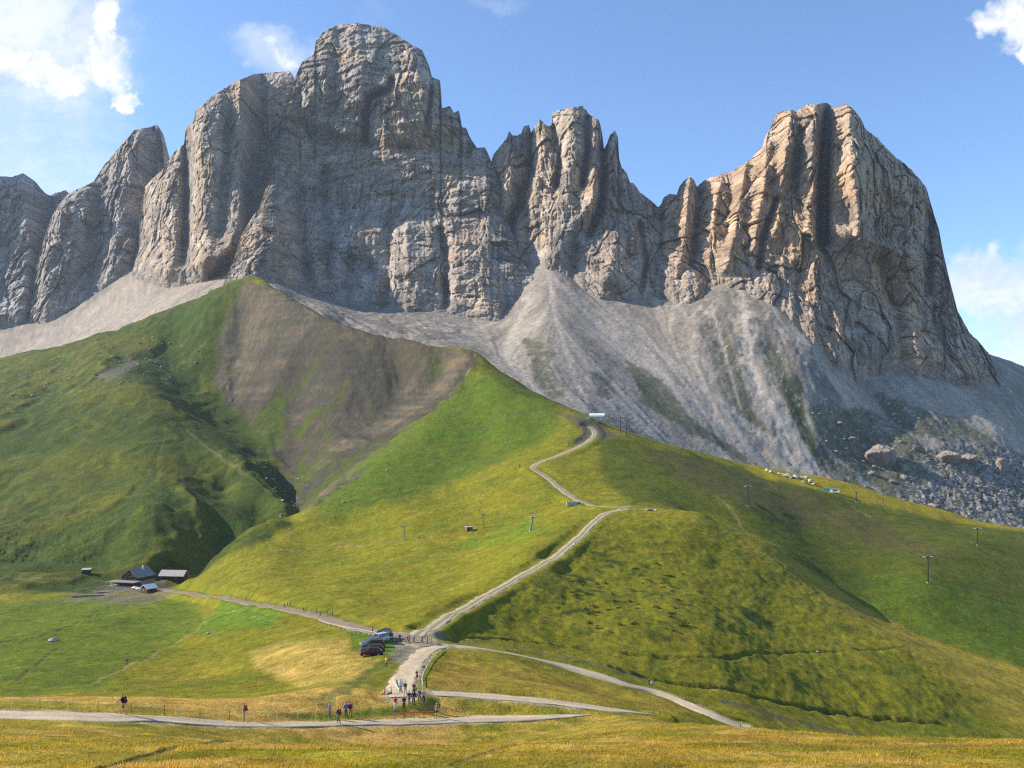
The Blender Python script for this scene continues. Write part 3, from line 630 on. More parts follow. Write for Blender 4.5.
def massif(label, sky, foot, dfoot, batter, ribs, seed, jag=1.2, rnd=(45, 16), flute=1.0, warm=0.5, hue=(1, 1, 1), lk=1.0, stepx=0.62, stepy=0.8):
    x0, x1 = sky[0][0], sky[-1][0]
    cx = np.arange(x0, x1 + 0.01, stepx)
    s0 = pl(sky, cx)
    s0 = s0 + jag * (fbm(cx / 9, cx * 0 + seed, seed, 4, 0.6) + 0.5 * np.abs(perlin(cx / 2.6, cx * 0, seed + 3)))
    f0 = pl(foot, cx) + 5 * fbm(cx / 22, cx * 0 + 4, seed + 7, 4, 0.6) - 7 * np.maximum(0, fbm(cx / 34, cx * 0 + 9, seed + 8, 3))
    f0 = np.maximum(f0, s0 + 2)
    d0 = pl(dfoot, cx)
    nr = max(20, int((f0 - s0).max() / stepy))
    t = np.linspace(0, 1, nr)
    PX = np.tile(cx, (nr, 1)); PY = f0[None] + (s0 - f0)[None] * t[:, None]
    hgt = (f0[None] - PY) / F * d0[None]                       # metres above the foot
    hm_ = hgt.max(); D = d0[None] + pl(batter, np.clip(hgt / hm_, 0, 1)) * hm_
    # round the wall back towards its outline
    sk = np.c_[np.arange(x0 - 1, x1 + 1, 1.5), pl(sky, np.arange(x0 - 1, x1 + 1, 1.5))]
    sk = np.array([(x, y) for (xa, ya), (xb, yb) in zip(sk[:-1], sk[1:]) for x, y in zip(np.linspace(xa, xb, max(2, int(abs(yb - ya) / 3))), np.linspace(ya, yb, max(2, int(abs(yb - ya) / 3))))])
    fl = PX.ravel(), PY.ravel(); dm = np.full(PX.size, 1e9)
    for i in range(0, len(sk), 40):
        k = sk[i:i + 40]
        dm = np.minimum(dm, ((fl[0][:, None] - k[None, :, 0]) ** 2 + (fl[1][:, None] - k[None, :, 1]) ** 2).min(1))
    dm = np.sqrt(dm).reshape(PX.shape)
    D = D + rnd[0] * np.exp(-dm / rnd[1]) * np.minimum(1, hgt / 60)
    warmth = np.zeros(PX.shape); dark = np.zeros(PX.shape)
    for r in ribs:
        line, wl, wr, off = r[:4]
        b, sd, tt = dist_to_line(PX, PY, line)
        sm = min(wl, wr) * 0.8; w = wl + (wr - wl) * sstep(-sm, sm, sd)
        q_ = b / w; k = np.exp(-(np.sqrt(q_ * q_ + 0.12) - 0.346)) if off < 0 else np.exp(-q_ ** 2)
        D = D + off * k * np.minimum(1, 0.35 + hgt / 50) * (1 - (1 - r[5]) * sstep(0.45, 1.0, tt) if len(r) > 5 else 1)
        if len(r) > 4: warmth += r[4] * k
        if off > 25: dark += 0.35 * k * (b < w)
    # carved rock: pillars, flutes, cracks, ledges; all in metres along and up the wall
    Xw = (PX - CX) / F * D; Zw = (HY - PY) / F * D
    wv = fbm(Xw / 90, Zw / 140, seed + 5, 3) * 1.0
    a1 = ridged(Xw / 62 + wv * 0.8, Zw / 330 + wv, seed + 11, 3)
    a2 = ridged(Xw / 24 + wv * 1.1, Zw / 120 + wv * 0.5, seed + 13, 4)
    a3 = ridged(Xw / 9 + wv * 1.5, Zw / 34, seed + 17, 3)
    led = fbm(Xw / 110, Zw / 16 + wv * 1.2, seed + 19, 4, 0.6)
    blk = fbm(Xw / 30, Zw / 22, seed + 23, 5, 0.6)
    soft = np.minimum(1, 0.25 + hgt / 70)
    v1, j1 = facets(Xw / 52 + wv * 0.9, Zw / 95 + wv * 0.7, seed + 50); v2, j2 = facets(Xw / 21 + wv * 1.6, Zw / 36 - wv, seed + 60); v3, j3 = facets(Xw / 8.5 + wv * 2.5, Zw / 12 + wv, seed + 70)
    zb = Zw + 9 * fbm(Xw / 120, Zw / 200, seed + 44, 3) + 3.5 * v1
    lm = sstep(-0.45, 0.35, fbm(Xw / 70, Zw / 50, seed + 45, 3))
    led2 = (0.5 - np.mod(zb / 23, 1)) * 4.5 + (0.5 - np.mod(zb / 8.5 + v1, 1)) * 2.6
    rel = led2 * lm * (0.25 + 0.75 * min(1, lk)) - (a1 - 0.5) * 15 - (a2 - 0.5) * 9 - (a3 - 0.5) * 4 + v1 * 17 + v2 * 10 + v3 * 4.5 + 6 * (1 - sstep(0, 0.10, j1)) + 4 * (1 - sstep(0, 0.12, j2))
    D = D + flute * soft * rel + led * 6.0 * lk * (0.4 + 0.6 * soft) + blk * 6 + fbm(Xw / 12, Zw / 9, seed + 25, 4, 0.65) * 3.2
    D = D + fbm(Xw / 260, Zw / 260, seed + 29, 3) * 22 * soft
    Xw = (PX - CX) / F * D; Zw = (HY - PY) / F * D
    # colours: ochre faces, grey ledges, dark water stains; deep clefts darkened as well
    wn_ = fbm(Xw / 75 + wv, Zw / 130, seed + 31, 4) * 0.9 + fbm(Xw / 14, Zw / 90, seed + 33, 3) * 0.35
    wm = np.clip(sstep(-0.1, 0.75, wn_ + (warm - 0.5) * 0.8) * 0.85 + warmth, 0, 1)
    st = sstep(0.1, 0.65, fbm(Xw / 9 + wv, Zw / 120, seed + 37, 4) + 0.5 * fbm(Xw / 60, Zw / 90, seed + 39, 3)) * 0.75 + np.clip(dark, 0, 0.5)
    ld = sstep(0.15, 0.7, led + 0.3 * blk)
    c = GREY[None, None] * (1 - wm[..., None]) + WARM[None, None] * wm[..., None]
    c = c * (1 - 0.45 * ld[..., None]) + np.array((0.62, 0.55, 0.475)) * 0.45 * ld[..., None]
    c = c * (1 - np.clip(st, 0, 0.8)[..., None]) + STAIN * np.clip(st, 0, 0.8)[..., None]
    crack = np.clip(0.55 * (1 - sstep(0, 0.07, j1)) + 0.35 * (1 - sstep(0, 0.09, j2)), 0, 1) * (0.4 + 0.6 * sstep(-0.2, 0.5, wn_))
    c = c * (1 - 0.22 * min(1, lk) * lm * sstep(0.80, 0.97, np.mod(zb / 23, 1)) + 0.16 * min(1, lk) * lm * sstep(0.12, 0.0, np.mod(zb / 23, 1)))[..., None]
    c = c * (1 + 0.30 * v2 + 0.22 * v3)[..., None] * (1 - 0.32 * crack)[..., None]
    dust = sstep(34, 4, hgt + 22 * blk) * 0.8
    c = c * (1 - dust[..., None]) + np.array((0.31, 0.272, 0.23)) * dust[..., None]
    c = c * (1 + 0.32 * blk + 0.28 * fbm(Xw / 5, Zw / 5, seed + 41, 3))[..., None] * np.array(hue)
    # from the crest the back of the mountain falls away; below the foot the wall goes on into the ground
    B = []
    for e in (6, 20, 60, 150, 260):
        kz = {6: 0.0, 20: 4, 60: 50, 150: 190, 260: 420}[e]
        B.append(np.stack([Xw[-1] + 0.0 * cx, D[-1] + e, Zw[-1] - kz * (0.4 + 0.6 * np.minimum(1, hgt[-1] / 200))], -1))
    lo = np.stack([Xw[0], D[0] + 6, Zw[0] - 60], -1)
    co = np.concatenate([lo[None], np.stack([Xw, D, Zw], -1), np.stack(B)], 0)
    cc = np.concatenate([c[:1], c, np.repeat(c[-1:], len(B), 0)], 0)
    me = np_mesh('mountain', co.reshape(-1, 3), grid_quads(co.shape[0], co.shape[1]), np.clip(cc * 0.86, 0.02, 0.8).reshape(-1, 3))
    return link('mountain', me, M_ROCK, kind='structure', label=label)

def df(tab):                       # distance of the wall's foot taken from the ground it stands in
    return [(x, hit(x, y, d0, 2300)) for x, y, d0 in tab]
FB = [(0, 0), (0.25, 0.28), (0.5, 0.42), (0.75, 0.50), (1, 0.60)]
fA = [(-420, 364), (-130, 360), (-60, 340), (0, 333), (40, 328), (90, 318)]
massif('rock wall tinted bluish for haze, jagged low crest at the far left, raised out of view for shade', [(-420, 110), (-300, 50), (-200, 35), (-130, 60), (-85, 130), (-50, 188), (-25, 185), (0, 176), (12, 177), (23, 173), (33, 180), (43, 192), (50, 195), (65, 190), (74, 200), (90, 240)], fA, [(-420, 1670), (-200, 1650), (-110, 1665), (-60, 1720), (0, 1745), (40, 1765), (90, 1800)], FB,  # crest beyond the left edge is unseen, raised to throw shade on these peaks
       [([(20, 180), (30, 240), (20, 320)], 14, 10, -60), ([(52, 196), (45, 260), (40, 320)], 8, 8, 40), ([(-40, 190), (-30, 320)], 30, 30, -50)], 300, 1.2, (50, 14), 1.0, 0.42, (0.92, 0.97, 1.06), 0.9, 0.9)  # bluish hue puts distance haze into the rock colour
fB = [(30, 330), (40, 322), (60, 318), (83, 305), (110, 290), (134, 268), (150, 262), (172, 255)]
massif('leaning rock tower with a notched summit, second from the left', [(30, 292), (38, 260), (48, 225), (58, 205), (70, 192), (77, 189), (93, 182), (105, 164), (117, 150), (134, 130), (157, 125), (160, 130), (163, 147), (164, 169), (168, 200), (172, 240)], fB,
       [(30, 1722), (60, 1716), (83, 1716), (110, 1745), (134, 1772), (172, 1780)], FB,
       [([(60, 205), (50, 260), (45, 320)], 10, 16, -45, 0.2), ([(105, 170), (95, 250), (88, 305)], 12, 14, 45), ([(134, 135), (120, 200), (112, 280)], 18, 22, -45), ([(155, 130), (150, 200), (140, 262)], 10, 8, 40)], 340, 1.0, (45, 12), 1.0, 0.5, (0.95, 0.98, 1.03))  # slight blue hue paints haze into this tower too
fC = [(132, 285), (140, 278), (165, 290), (187, 283), (205, 280), (230, 270), (262, 255), (300, 240)]
massif('broad flat-topped grey rock slab beside the highest peak', [(132, 268), (137, 240), (141, 205), (145, 187), (153, 178), (164, 168), (174, 152), (184, 144), (186, 127), (193, 122), (196, 110), (205, 102), (214, 95), (234, 82), (254, 74), (275, 72), (290, 71), (294, 78), (300, 90)], fC,
       df([(132, 278, 1350), (165, 286, 1350), (205, 278, 1350), (240, 265, 1300)]) + [(262, 1640), (300, 1640)], [(0, 0), (0.2, 0.32), (0.45, 0.42), (0.8, 0.46), (1, 0.58)],
       [([(198, 110), (207, 180), (206, 262)], 15, 60, -85, 0.5), ([(186, 128), (187, 200), (184, 262)], 5, 5, 50), ([(165, 172), (172, 220), (168, 270)], 16, 12, -55, 0.4), ([(150, 185), (152, 230), (150, 275)], 8, 6, -30, 0.2),
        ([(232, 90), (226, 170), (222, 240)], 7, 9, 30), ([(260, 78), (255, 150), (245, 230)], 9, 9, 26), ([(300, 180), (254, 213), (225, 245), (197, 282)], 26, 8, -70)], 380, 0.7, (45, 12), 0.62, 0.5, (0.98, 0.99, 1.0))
fD = [(222, 290), (232, 286), (255, 284), (275, 282), (300, 288), (345, 306), (380, 311), (420, 313), (470, 319), (500, 323), (520, 310), (545, 290)]
massif('highest peak, a broad round-topped grey rock mass', [(222, 287), (226, 278), (233, 262), (241, 236), (250, 220), (260, 207), (267, 182), (273, 160), (280, 125), (285, 108), (295, 77), (302, 62), (314, 54), (316, 40), (322, 33), (329, 28), (342, 24), (357, 23), (384, 27), (397, 35), (412, 45), (422, 50), (429, 65), (432, 77), (440, 80), (441.5, 108), (450, 106), (454, 113), (459, 110), (462, 127), (466, 128), (470, 137), (477, 148), (485, 147), (490, 158), (500, 185), (508, 222), (520, 258), (535, 280), (545, 288)], fD,
       df([(222, 286, 1150), (255, 282, 1180), (300, 286, 1200), (345, 304, 1200), (420, 311, 1150), (470, 317, 1150), (500, 321, 1150)]) + [(520, 1360), (545, 1370)], [(0, 0), (0.15, 0.16), (0.35, 0.55), (0.56, 0.72), (0.8, 0.62), (1, 0.80)],
       [([(293, 194), (291, 230), (290, 272)], 48, 9, -50, 0.35), ([(300, 195), (303, 240), (306, 280)], 6, 7, 32), ([(310, 95), (307, 117), (330, 126), (350, 140)], 8, 10, -22), ([(299, 75), (288, 130), (275, 180), (262, 225)], 9, 14, -25),
        ([(392, 80), (388, 90), (369, 98), (365, 120), (366, 142)], 4, 4.5, 42), ([(412, 52), (424, 90), (428, 130)], 12, 12, -35, 0.25), ([(395, 90), (400, 120), (396, 142)], 20, 20, -30, 0.4), ([(432, 80), (428, 110), (425, 135)], 3, 3, 26),
        ([(342, 30), (336, 60), (334, 110)], 7, 8, 20), ([(364, 60), (358, 100)], 9, 7, -22), ([(325, 175), (329, 240), (327, 275)], 6, 7, 32), ([(350, 285), (352, 262), (370, 268)], 9, 9, 40), ([(390, 215), (388, 260), (384, 305)], 5, 6, 22), ([(440, 230), (446, 262), (446, 305)], 4, 5, 34),
        ([(410, 240), (415, 300)], 14, 14, -22, 0.35), ([(470, 245), (480, 310)], 18, 18, -24, 0.55), ([(500, 200), (496, 250), (505, 312)], 8, 8, 24), ([(372, 150), (430, 170), (500, 200)], 6, 10, -16), ([(330, 140), (400, 150), (450, 140)], 8, 8, 22)], 420, 0.8, (40, 12), 0.62, 0.5, (1, 1, 1), 1.7)
fE = [(488, 300), (500, 300), (530, 292), (545, 268), (560, 278), (580, 286), (600, 300), (620, 304), (640, 306), (655, 306), (668, 290), (690, 300)]
massif('spired rock massif with a separate finger on its right shoulder', [(488, 200), (490, 168), (493, 155), (497, 150), (503, 143), (507, 137), (509, 130), (512, 135), (517, 136), (521, 134), (524, 125), (529, 125), (531, 133), (535, 126), (540, 119), (546, 126), (551.5, 125), (552.5, 113), (560, 109), (572, 107), (583, 106), (590, 115), (599, 120), (602, 132), (604, 149), (607, 143), (610, 135), (615, 130), (618, 137), (619, 158), (622, 168), (626, 171), (630, 182), (634, 184), (640, 192), (654, 203), (660, 208), (668, 235), (676, 262), (684, 285), (690, 298)], fE,
       [(488, 1500), (500, 1490), (530, 1480)] + df([(560, 274, 1250), (600, 296, 1200), (640, 303, 1200)]) + [(668, 1395), (690, 1400)], [(0, 0), (0.25, 0.26), (0.5, 0.42), (0.75, 0.42), (1, 0.50)],
       [([(531, 136), (530, 170), (520, 205), (507, 232)], 5, 5, 48), ([(587, 118), (588, 150), (583, 185)], 3.5, 3.5, 40), ([(604, 150), (604, 180), (600, 210), (590, 235)], 5, 4, 48), ([(553, 128), (560, 160), (556, 190)], 4, 4, 26),
        ([(572, 108), (574, 150), (566, 200)], 14, 10, -38, 0.4), ([(542, 122), (540, 170), (530, 220)], 12, 10, -36, 0.45), ([(512, 138), (508, 180), (506, 210)], 8, 6, -30, 0.3), ([(596, 122), (595, 170), (590, 210)], 6, 5, -25, 0.3), ([(614, 133), (616, 175)], 6, 4, -22),
        ([(555, 255), (580, 215), (596, 195)], 10, 6, -34), ([(620, 240), (620, 290)], 14, 8, -22, 0.4), ([(640, 225), (646, 262), (640, 300)], 3.5, 3.5, 30), ([(610, 250), (600, 295)], 12, 10, -25, 0.3), ([(575, 250), (572, 282)], 6, 6, 25)], 470, 1.5, (42, 11), 0.85, 0.62, (1, 1, 1), 0.4)
fF = [(630, 300), (650, 300), (670, 292), (690, 313), (705, 320), (725, 290), (742, 297), (765, 306), (792, 332), (814, 352), (832, 372), (859, 383), (882, 363), (916, 378), (949, 385), (1003, 400), (1012, 408)]
massif('great rock pyramid split by a dark chimney, on the right', [(630, 262), (645, 235), (655, 212), (662, 203), (664, 197), (670, 193), (677, 195), (680, 186), (684, 180), (690, 176), (694, 180), (697, 187), (704, 180), (717, 175), (730, 172), (747, 162), (757, 152), (766, 143), (768, 132), (772, 127), (777, 113), (792, 109), (795, 112), (805, 105), (826, 103), (836, 107), (847, 104), (856, 112), (862, 120), (865, 128), (879, 140), (896, 157), (912, 170), (926, 187), (932, 207), (939, 230), (942, 247), (949, 277), (957, 309), (969, 332), (979, 342), (989, 353), (998, 377), (1003, 394), (1012, 406)], fF,
       df([(690, 310, 1150), (725, 289, 1150), (765, 304, 1150), (814, 350, 1100), (859, 381, 1100), (882, 361, 1100), (949, 384, 1100), (1003, 398, 1100)]) if False else [(630, 1470), (660, 1400), (690, 1330), (725, 1345), (765, 1278), (814, 1198), (859, 1215), (882, 1280), (949, 1280), (1012, 1300)], [(0, 0), (0.25, 0.34), (0.5, 0.48), (0.75, 0.46), (1, 0.50)],
       [([(812, 108), (806, 180), (812, 250), (830, 330)], 110, 14, -55, 0.25, 0.15), ([(828, 104), (825, 150), (823, 200), (823, 242)], 6, 5, 130), ([(858, 115), (858, 170), (866, 215)], 20, 130, -125, 0.35, 0.8), ([(852, 165), (860, 215)], 14, 8, -35, 0.5),
        ([(842, 234), (870, 240), (900, 252)], 8, 6, -28), ([(846, 236), (855, 290), (862, 340)], 14, 10, -30), ([(720, 178), (714, 215), (708, 262)], 10, 5, -34, 0.3), ([(745, 165), (738, 210), (728, 262)], 12, 6, -38, 0.4), ([(768, 145), (762, 195), (752, 250)], 12, 6, -40, 0.4), ([(790, 115), (784, 165), (776, 230)], 10, 6, -36, 0.35),
        ([(690, 178), (686, 220), (680, 262)], 9, 5, -36, 0.35), ([(700, 186), (697, 220), (692, 262)], 4, 4, 26), ([(732, 190), (726, 240)], 4, 4, 22), ([(776, 200), (762, 240), (758, 268)], 3, 4, 28), ([(800, 130), (795, 190)], 4, 4, 22),
        ([(905, 180), (912, 260), (915, 360)], 14, 12, -26), ([(930, 220), (928, 290)], 6, 5, 30), ([(940, 260), (955, 330), (970, 380)], 10, 10, -22), ([(840, 300), (838, 360)], 12, 6, -30, 0.3), ([(700, 285), (705, 318)], 9, 8, -30), ([(880, 260), (900, 330), (905, 370)], 8, 8, 24)], 520, 1.5, (40, 12), 0.95, 0.85, (1.04, 1, 0.96), 0.15)

# ------------------------------------------------------------------ daylight
SUN_AZ, SUN_EL = math.radians(7), math.radians(31)       # left of the view and somewhat beyond it
sd = Vector((-math.cos(SUN_AZ) * math.cos(SUN_EL), math.sin(SUN_AZ) * math.cos(SUN_EL), math.sin(SUN_EL)))
sl_ = bpy.data.lights.new('sun', 'SUN'); sl_.energy = 5.0; sl_.angle = math.radians(0.5); sl_.color = (1.0, 0.91, 0.77)
so = bpy.data.objects.new('sun', sl_); COL.objects.link(so); so.rotation_euler = sd.to_track_quat('Z', 'Y').to_euler()
so.location = sd * 3000
wd = bpy.data.worlds.new('World'); SC.world = wd; wd.use_nodes = True
t = wd.node_tree; t.nodes.clear(); N = t.nodes.new; K = t.links.new
out = N('ShaderNodeOutputWorld'); bg = N('ShaderNodeBackground'); K(bg.outputs[0], out.inputs[0])
sky = N('ShaderNodeTexSky'); sky.sky_type = 'NISHITA'; sky.sun_disc = False
sky.sun_elevation = SUN_EL; sky.sun_rotation = math.atan2(sd.x, sd.y); sky.altitude = 2300; sky.air_density = 1.15; sky.dust_density = 0.1; sky.ozone_density = 5.0
def mth(op, a, b=None, c=None):
    n_ = N('ShaderNodeMath'); n_.operation = op
    for i, v in enumerate((a, b, c)):
        if v is None: continue
        if isinstance(v, (int, float)): n_.inputs[i].default_value = v
        else: K(v, n_.inputs[i])
    return n_.outputs[0]
tc = N('ShaderNodeTexCoord'); sp = N('ShaderNodeSeparateXYZ'); K(tc.outputs['Generated'], sp.inputs[0])
yy = mth('MAXIMUM', sp.outputs['Y'], 0.05)
U = mth('DIVIDE', sp.outputs['X'], yy); W = mth('DIVIDE', sp.outputs['Z'], yy)        # direction of the cloud, as slopes
cv = N('ShaderNodeCombineXYZ'); K(U, cv.inputs[0]); K(W, cv.inputs[1])
def cnoise(scale, sx=1.0):
    mp = N('ShaderNodeMapping'); mp.inputs['Scale'].default_value = (sx, 1, 1); K(cv.outputs[0], mp.inputs['Vector'])
    n_ = N('ShaderNodeTexNoise'); n_.inputs['Scale'].default_value = scale; n_.inputs['Detail'].default_value = 9; n_.inputs['Roughness'].default_value = 0.62; n_.inputs['Distortion'].default_value = 0.4
    K(mp.outputs[0], n_.inputs['Vector']); return n_.outputs['Fac']
nz1, nz2 = cnoise(30), cnoise(7, 0.45)
wn_ = N('ShaderNodeTexNoise'); wn_.inputs['Scale'].default_value = 11; wn_.inputs['Detail'].default_value = 10; wn_.inputs['Roughness'].default_value = 0.6
K(cv.outputs[0], wn_.inputs['Vector']); ws = N('ShaderNodeSeparateColor'); K(wn_.outputs['Color'], ws.inputs[0])
U = mth('ADD', U, mth('MULTIPLY', mth('SUBTRACT', ws.outputs[0], 0.5), 0.13)); W = mth('ADD', W, mth('MULTIPLY', mth('SUBTRACT', ws.outputs[1], 0.5), 0.11))
def blob(px, py, rx, ry, k=1.0):
    a = mth('DIVIDE', mth('SUBTRACT', U, (px - CX) / F), rx / F); b = mth('DIVIDE', mth('SUBTRACT', W, (HY - py) / F), ry / F)
    r = mth('ADD', mth('MULTIPLY', a, a), mth('MULTIPLY', b, b))
    return mth('MULTIPLY', mth('MAXIMUM', mth('SUBTRACT', 1.0, r), 0.0), k)
def gather(lst):
    s = None
    for q_ in lst:
        e = blob(*q_); s = e if s is None else mth('MAXIMUM', s, e)
    return s
dense = gather([(100, 18, 26, 40), (104, 58, 36, 44), (62, 74, 62, 24), (0, 64, 56, 20), (124, 94, 18, 12), (281, 55, 24, 10, 0.6), (245, 64, 14, 7, 0.5), (985, 258, 60, 26, 0.62), (1005, 300, 60, 24, 0.6), (1012, 20, 30, 38), (1030, 50, 20, 20), (1020, 372, 22, 20, 0.8), (-140, 40, 110, 60), (1180, 330, 90, 60), (1190, 90, 80, 60)])
veil = gather([(20, 40, 150, 110, 0.75), (0, 150, 190, 120, 0.55), (985, 280, 75, 46, 1.0), (1060, 310, 120, 90, 0.9), (370, 8, 40, 16, 0.25), (495, 4, 40, 14, 0.3), (570, 0, 40, 14, 0.2), (275, 55, 60, 26, 0.5), (50, 100, 60, 30, 0.6), (980, 400, 120, 60, 0.5)])
def ramp(v, a, b):
    n_ = N('ShaderNodeMapRange'); n_.interpolation_type = 'SMOOTHSTEP'; n_.inputs[1].default_value = a; n_.inputs[2].default_value = b
    K(v, n_.inputs[0]); return n_.outputs[0]
dn = ramp(mth('ADD', mth('MULTIPLY', dense, 2.3), mth('MULTIPLY', mth('SUBTRACT', nz1, 0.5), 2.0)), 0.15, 2.0)
dn = mth('MULTIPLY', dn, ramp(dense, 0.0, 0.4))
vl = mth('MULTIPLY', ramp(mth('ADD', veil, mth('MULTIPLY', mth('SUBTRACT', nz2, 0.5), 0.9)), 0.1, 0.9), mth('MULTIPLY', ramp(veil, 0.0, 0.25), 0.8))
cl = mth('MAXIMUM', dn, vl)
mx = N('ShaderNodeMix'); mx.data_type = 'RGBA'; K(cl, mx.inputs[0]); K(sky.outputs[0], mx.inputs[6])
cs_ = N('ShaderNodeMix'); cs_.data_type = 'RGBA'; K(ramp(mth('ADD', mth('MULTIPLY', nz1, 0.5), mth('MULTIPLY', nz2, 0.5)), 0.40, 0.58), cs_.inputs[0]); cs_.inputs[6].default_value = (3.4, 3.7, 4.0, 1); cs_.inputs[7].default_value = (4.6, 4.6, 4.55, 1); K(cs_.outputs[2], mx.inputs[7])
K(mx.outputs[2], bg.inputs['Color']); bg.inputs['Strength'].default_value = 0.15
# ------------------------------------------------------------------ the air
HAZE = 4e-5
bm_co = np.array([(x, y, z) for z in (-421.0, 900.0) for y in (-300.0, 3200.0) for x in (-3000.0, 3000.0)])
hq = np.array([(0, 2, 3, 1), (4, 5, 7, 6), (0, 1, 5, 4), (2, 6, 7, 3), (0, 4, 6, 2), (1, 3, 7, 5)])
hm = bpy.data.materials.new('mountain_air'); hm.use_nodes = True; ht = hm.node_tree; ht.nodes.clear()
ho = ht.nodes.new('ShaderNodeOutputMaterial'); hv = ht.nodes.new('ShaderNodeVolumePrincipled'); ht.links.new(hv.outputs[0], ho.inputs['Volume'])
hv.inputs['Color'].default_value = (0.66, 0.80, 1.0, 1); hv.inputs['Density'].default_value = HAZE; hv.inputs['Anisotropy'].default_value = 0.3
if HAZE > 0:
    link('haze', np_mesh('haze', bm_co, hq, smooth=False), hm, kind='stuff', label='thin blue mountain air over the whole view')
# ------------------------------------------------------------------ camera
cd = bpy.data.cameras.new('camera'); cam = bpy.data.objects.new('camera', cd); COL.objects.link(cam)
cam.location = (0, 0, 0); cam.rotation_euler = (math.radians(90), 0, 0)
cd.sensor_width = 36; cd.sensor_fit = 'HORIZONTAL'; cd.lens = 36 * F / 1024; cd.shift_y = (HY - 384) / 1024; cd.clip_start = 0.3; cd.clip_end = 120000
SC.camera = cam
SC.render.engine = 'CYCLES'; SC.cycles.use_denoising = False; SC.cycles.filter_width = 1.25; SC.cycles.denoiser = 'OPENIMAGEDENOISE'
SC.cycles.max_bounces = 5; SC.cycles.diffuse_bounces = 3; SC.cycles.volume_bounces = 1
vs = SC.view_settings; vs.view_transform = 'Standard'; vs.look = 'None'; vs.gamma = 1; vs.exposure = 0.70; vs.use_curve_mapping = False
# ------------------------------------------------------------------ things
import bmesh
def G(px, py, d0=15, d1=1500, lift=True):
    """ground point seen in this column at this row"""
    d = hit(px, py, d0, d1, Z2)
    z = float(zsample(Z2, np.array([px]), np.array([d]))[0])
    if lift and float(zsample(ROADMASK, np.array([px]), np.array([d]))[0]) > 0.55: z += 0.10
    return Vector(((px - CX) / F * d, d, z))
def gz(x, y):
    return float(zsample(Z2, np.array([x / y * F + CX]), np.array([y]))[0])
_mats = {}
def paint(name, rgb, rough=0.6, metal=0.0, spec=0.3, grain=0.12, scale=8.0, streak=1.0):
    """plain paint, cloth, wood or metal, made uneven by object-space noise"""
    if name in _mats: return _mats[name]
    m, t_, b = mat_new(name); N_ = t_.nodes.new; K_ = t_.links.new
    b.inputs['Roughness'].default_value = rough; b.inputs['Metallic'].default_value = metal; b.inputs['Specular IOR Level'].default_value = spec
    tc_ = N_('ShaderNodeTexCoord'); mp = N_('ShaderNodeMapping'); mp.inputs['Scale'].default_value = (1, 1, streak)
    nz = N_('ShaderNodeTexNoise'); nz.inputs['Scale'].default_value = scale; nz.inputs['Detail'].default_value = 4
    K_(tc_.outputs['Object'], mp.inputs[0]); K_(mp.outputs[0], nz.inputs['Vector'])
    mr = N_('ShaderNodeMapRange'); mr.inputs[1].default_value = 0.3; mr.inputs[2].default_value = 0.7; mr.inputs[3].default_value = 1 - grain; mr.inputs[4].default_value = 1 + grain
    K_(nz.outputs['Fac'], mr.inputs[0])
    mx_ = N_('ShaderNodeMix'); mx_.data_type = 'RGBA'; mx_.blend_type = 'MULTIPLY'; mx_.inputs[0].default_value = 1
    mx_.inputs[6].default_value = (*rgb, 1); K_(mr.outputs[0], mx_.inputs[7]); K_(mx_.outputs[2], b.inputs['Base Color'])
    _mats[name] = m
    return m
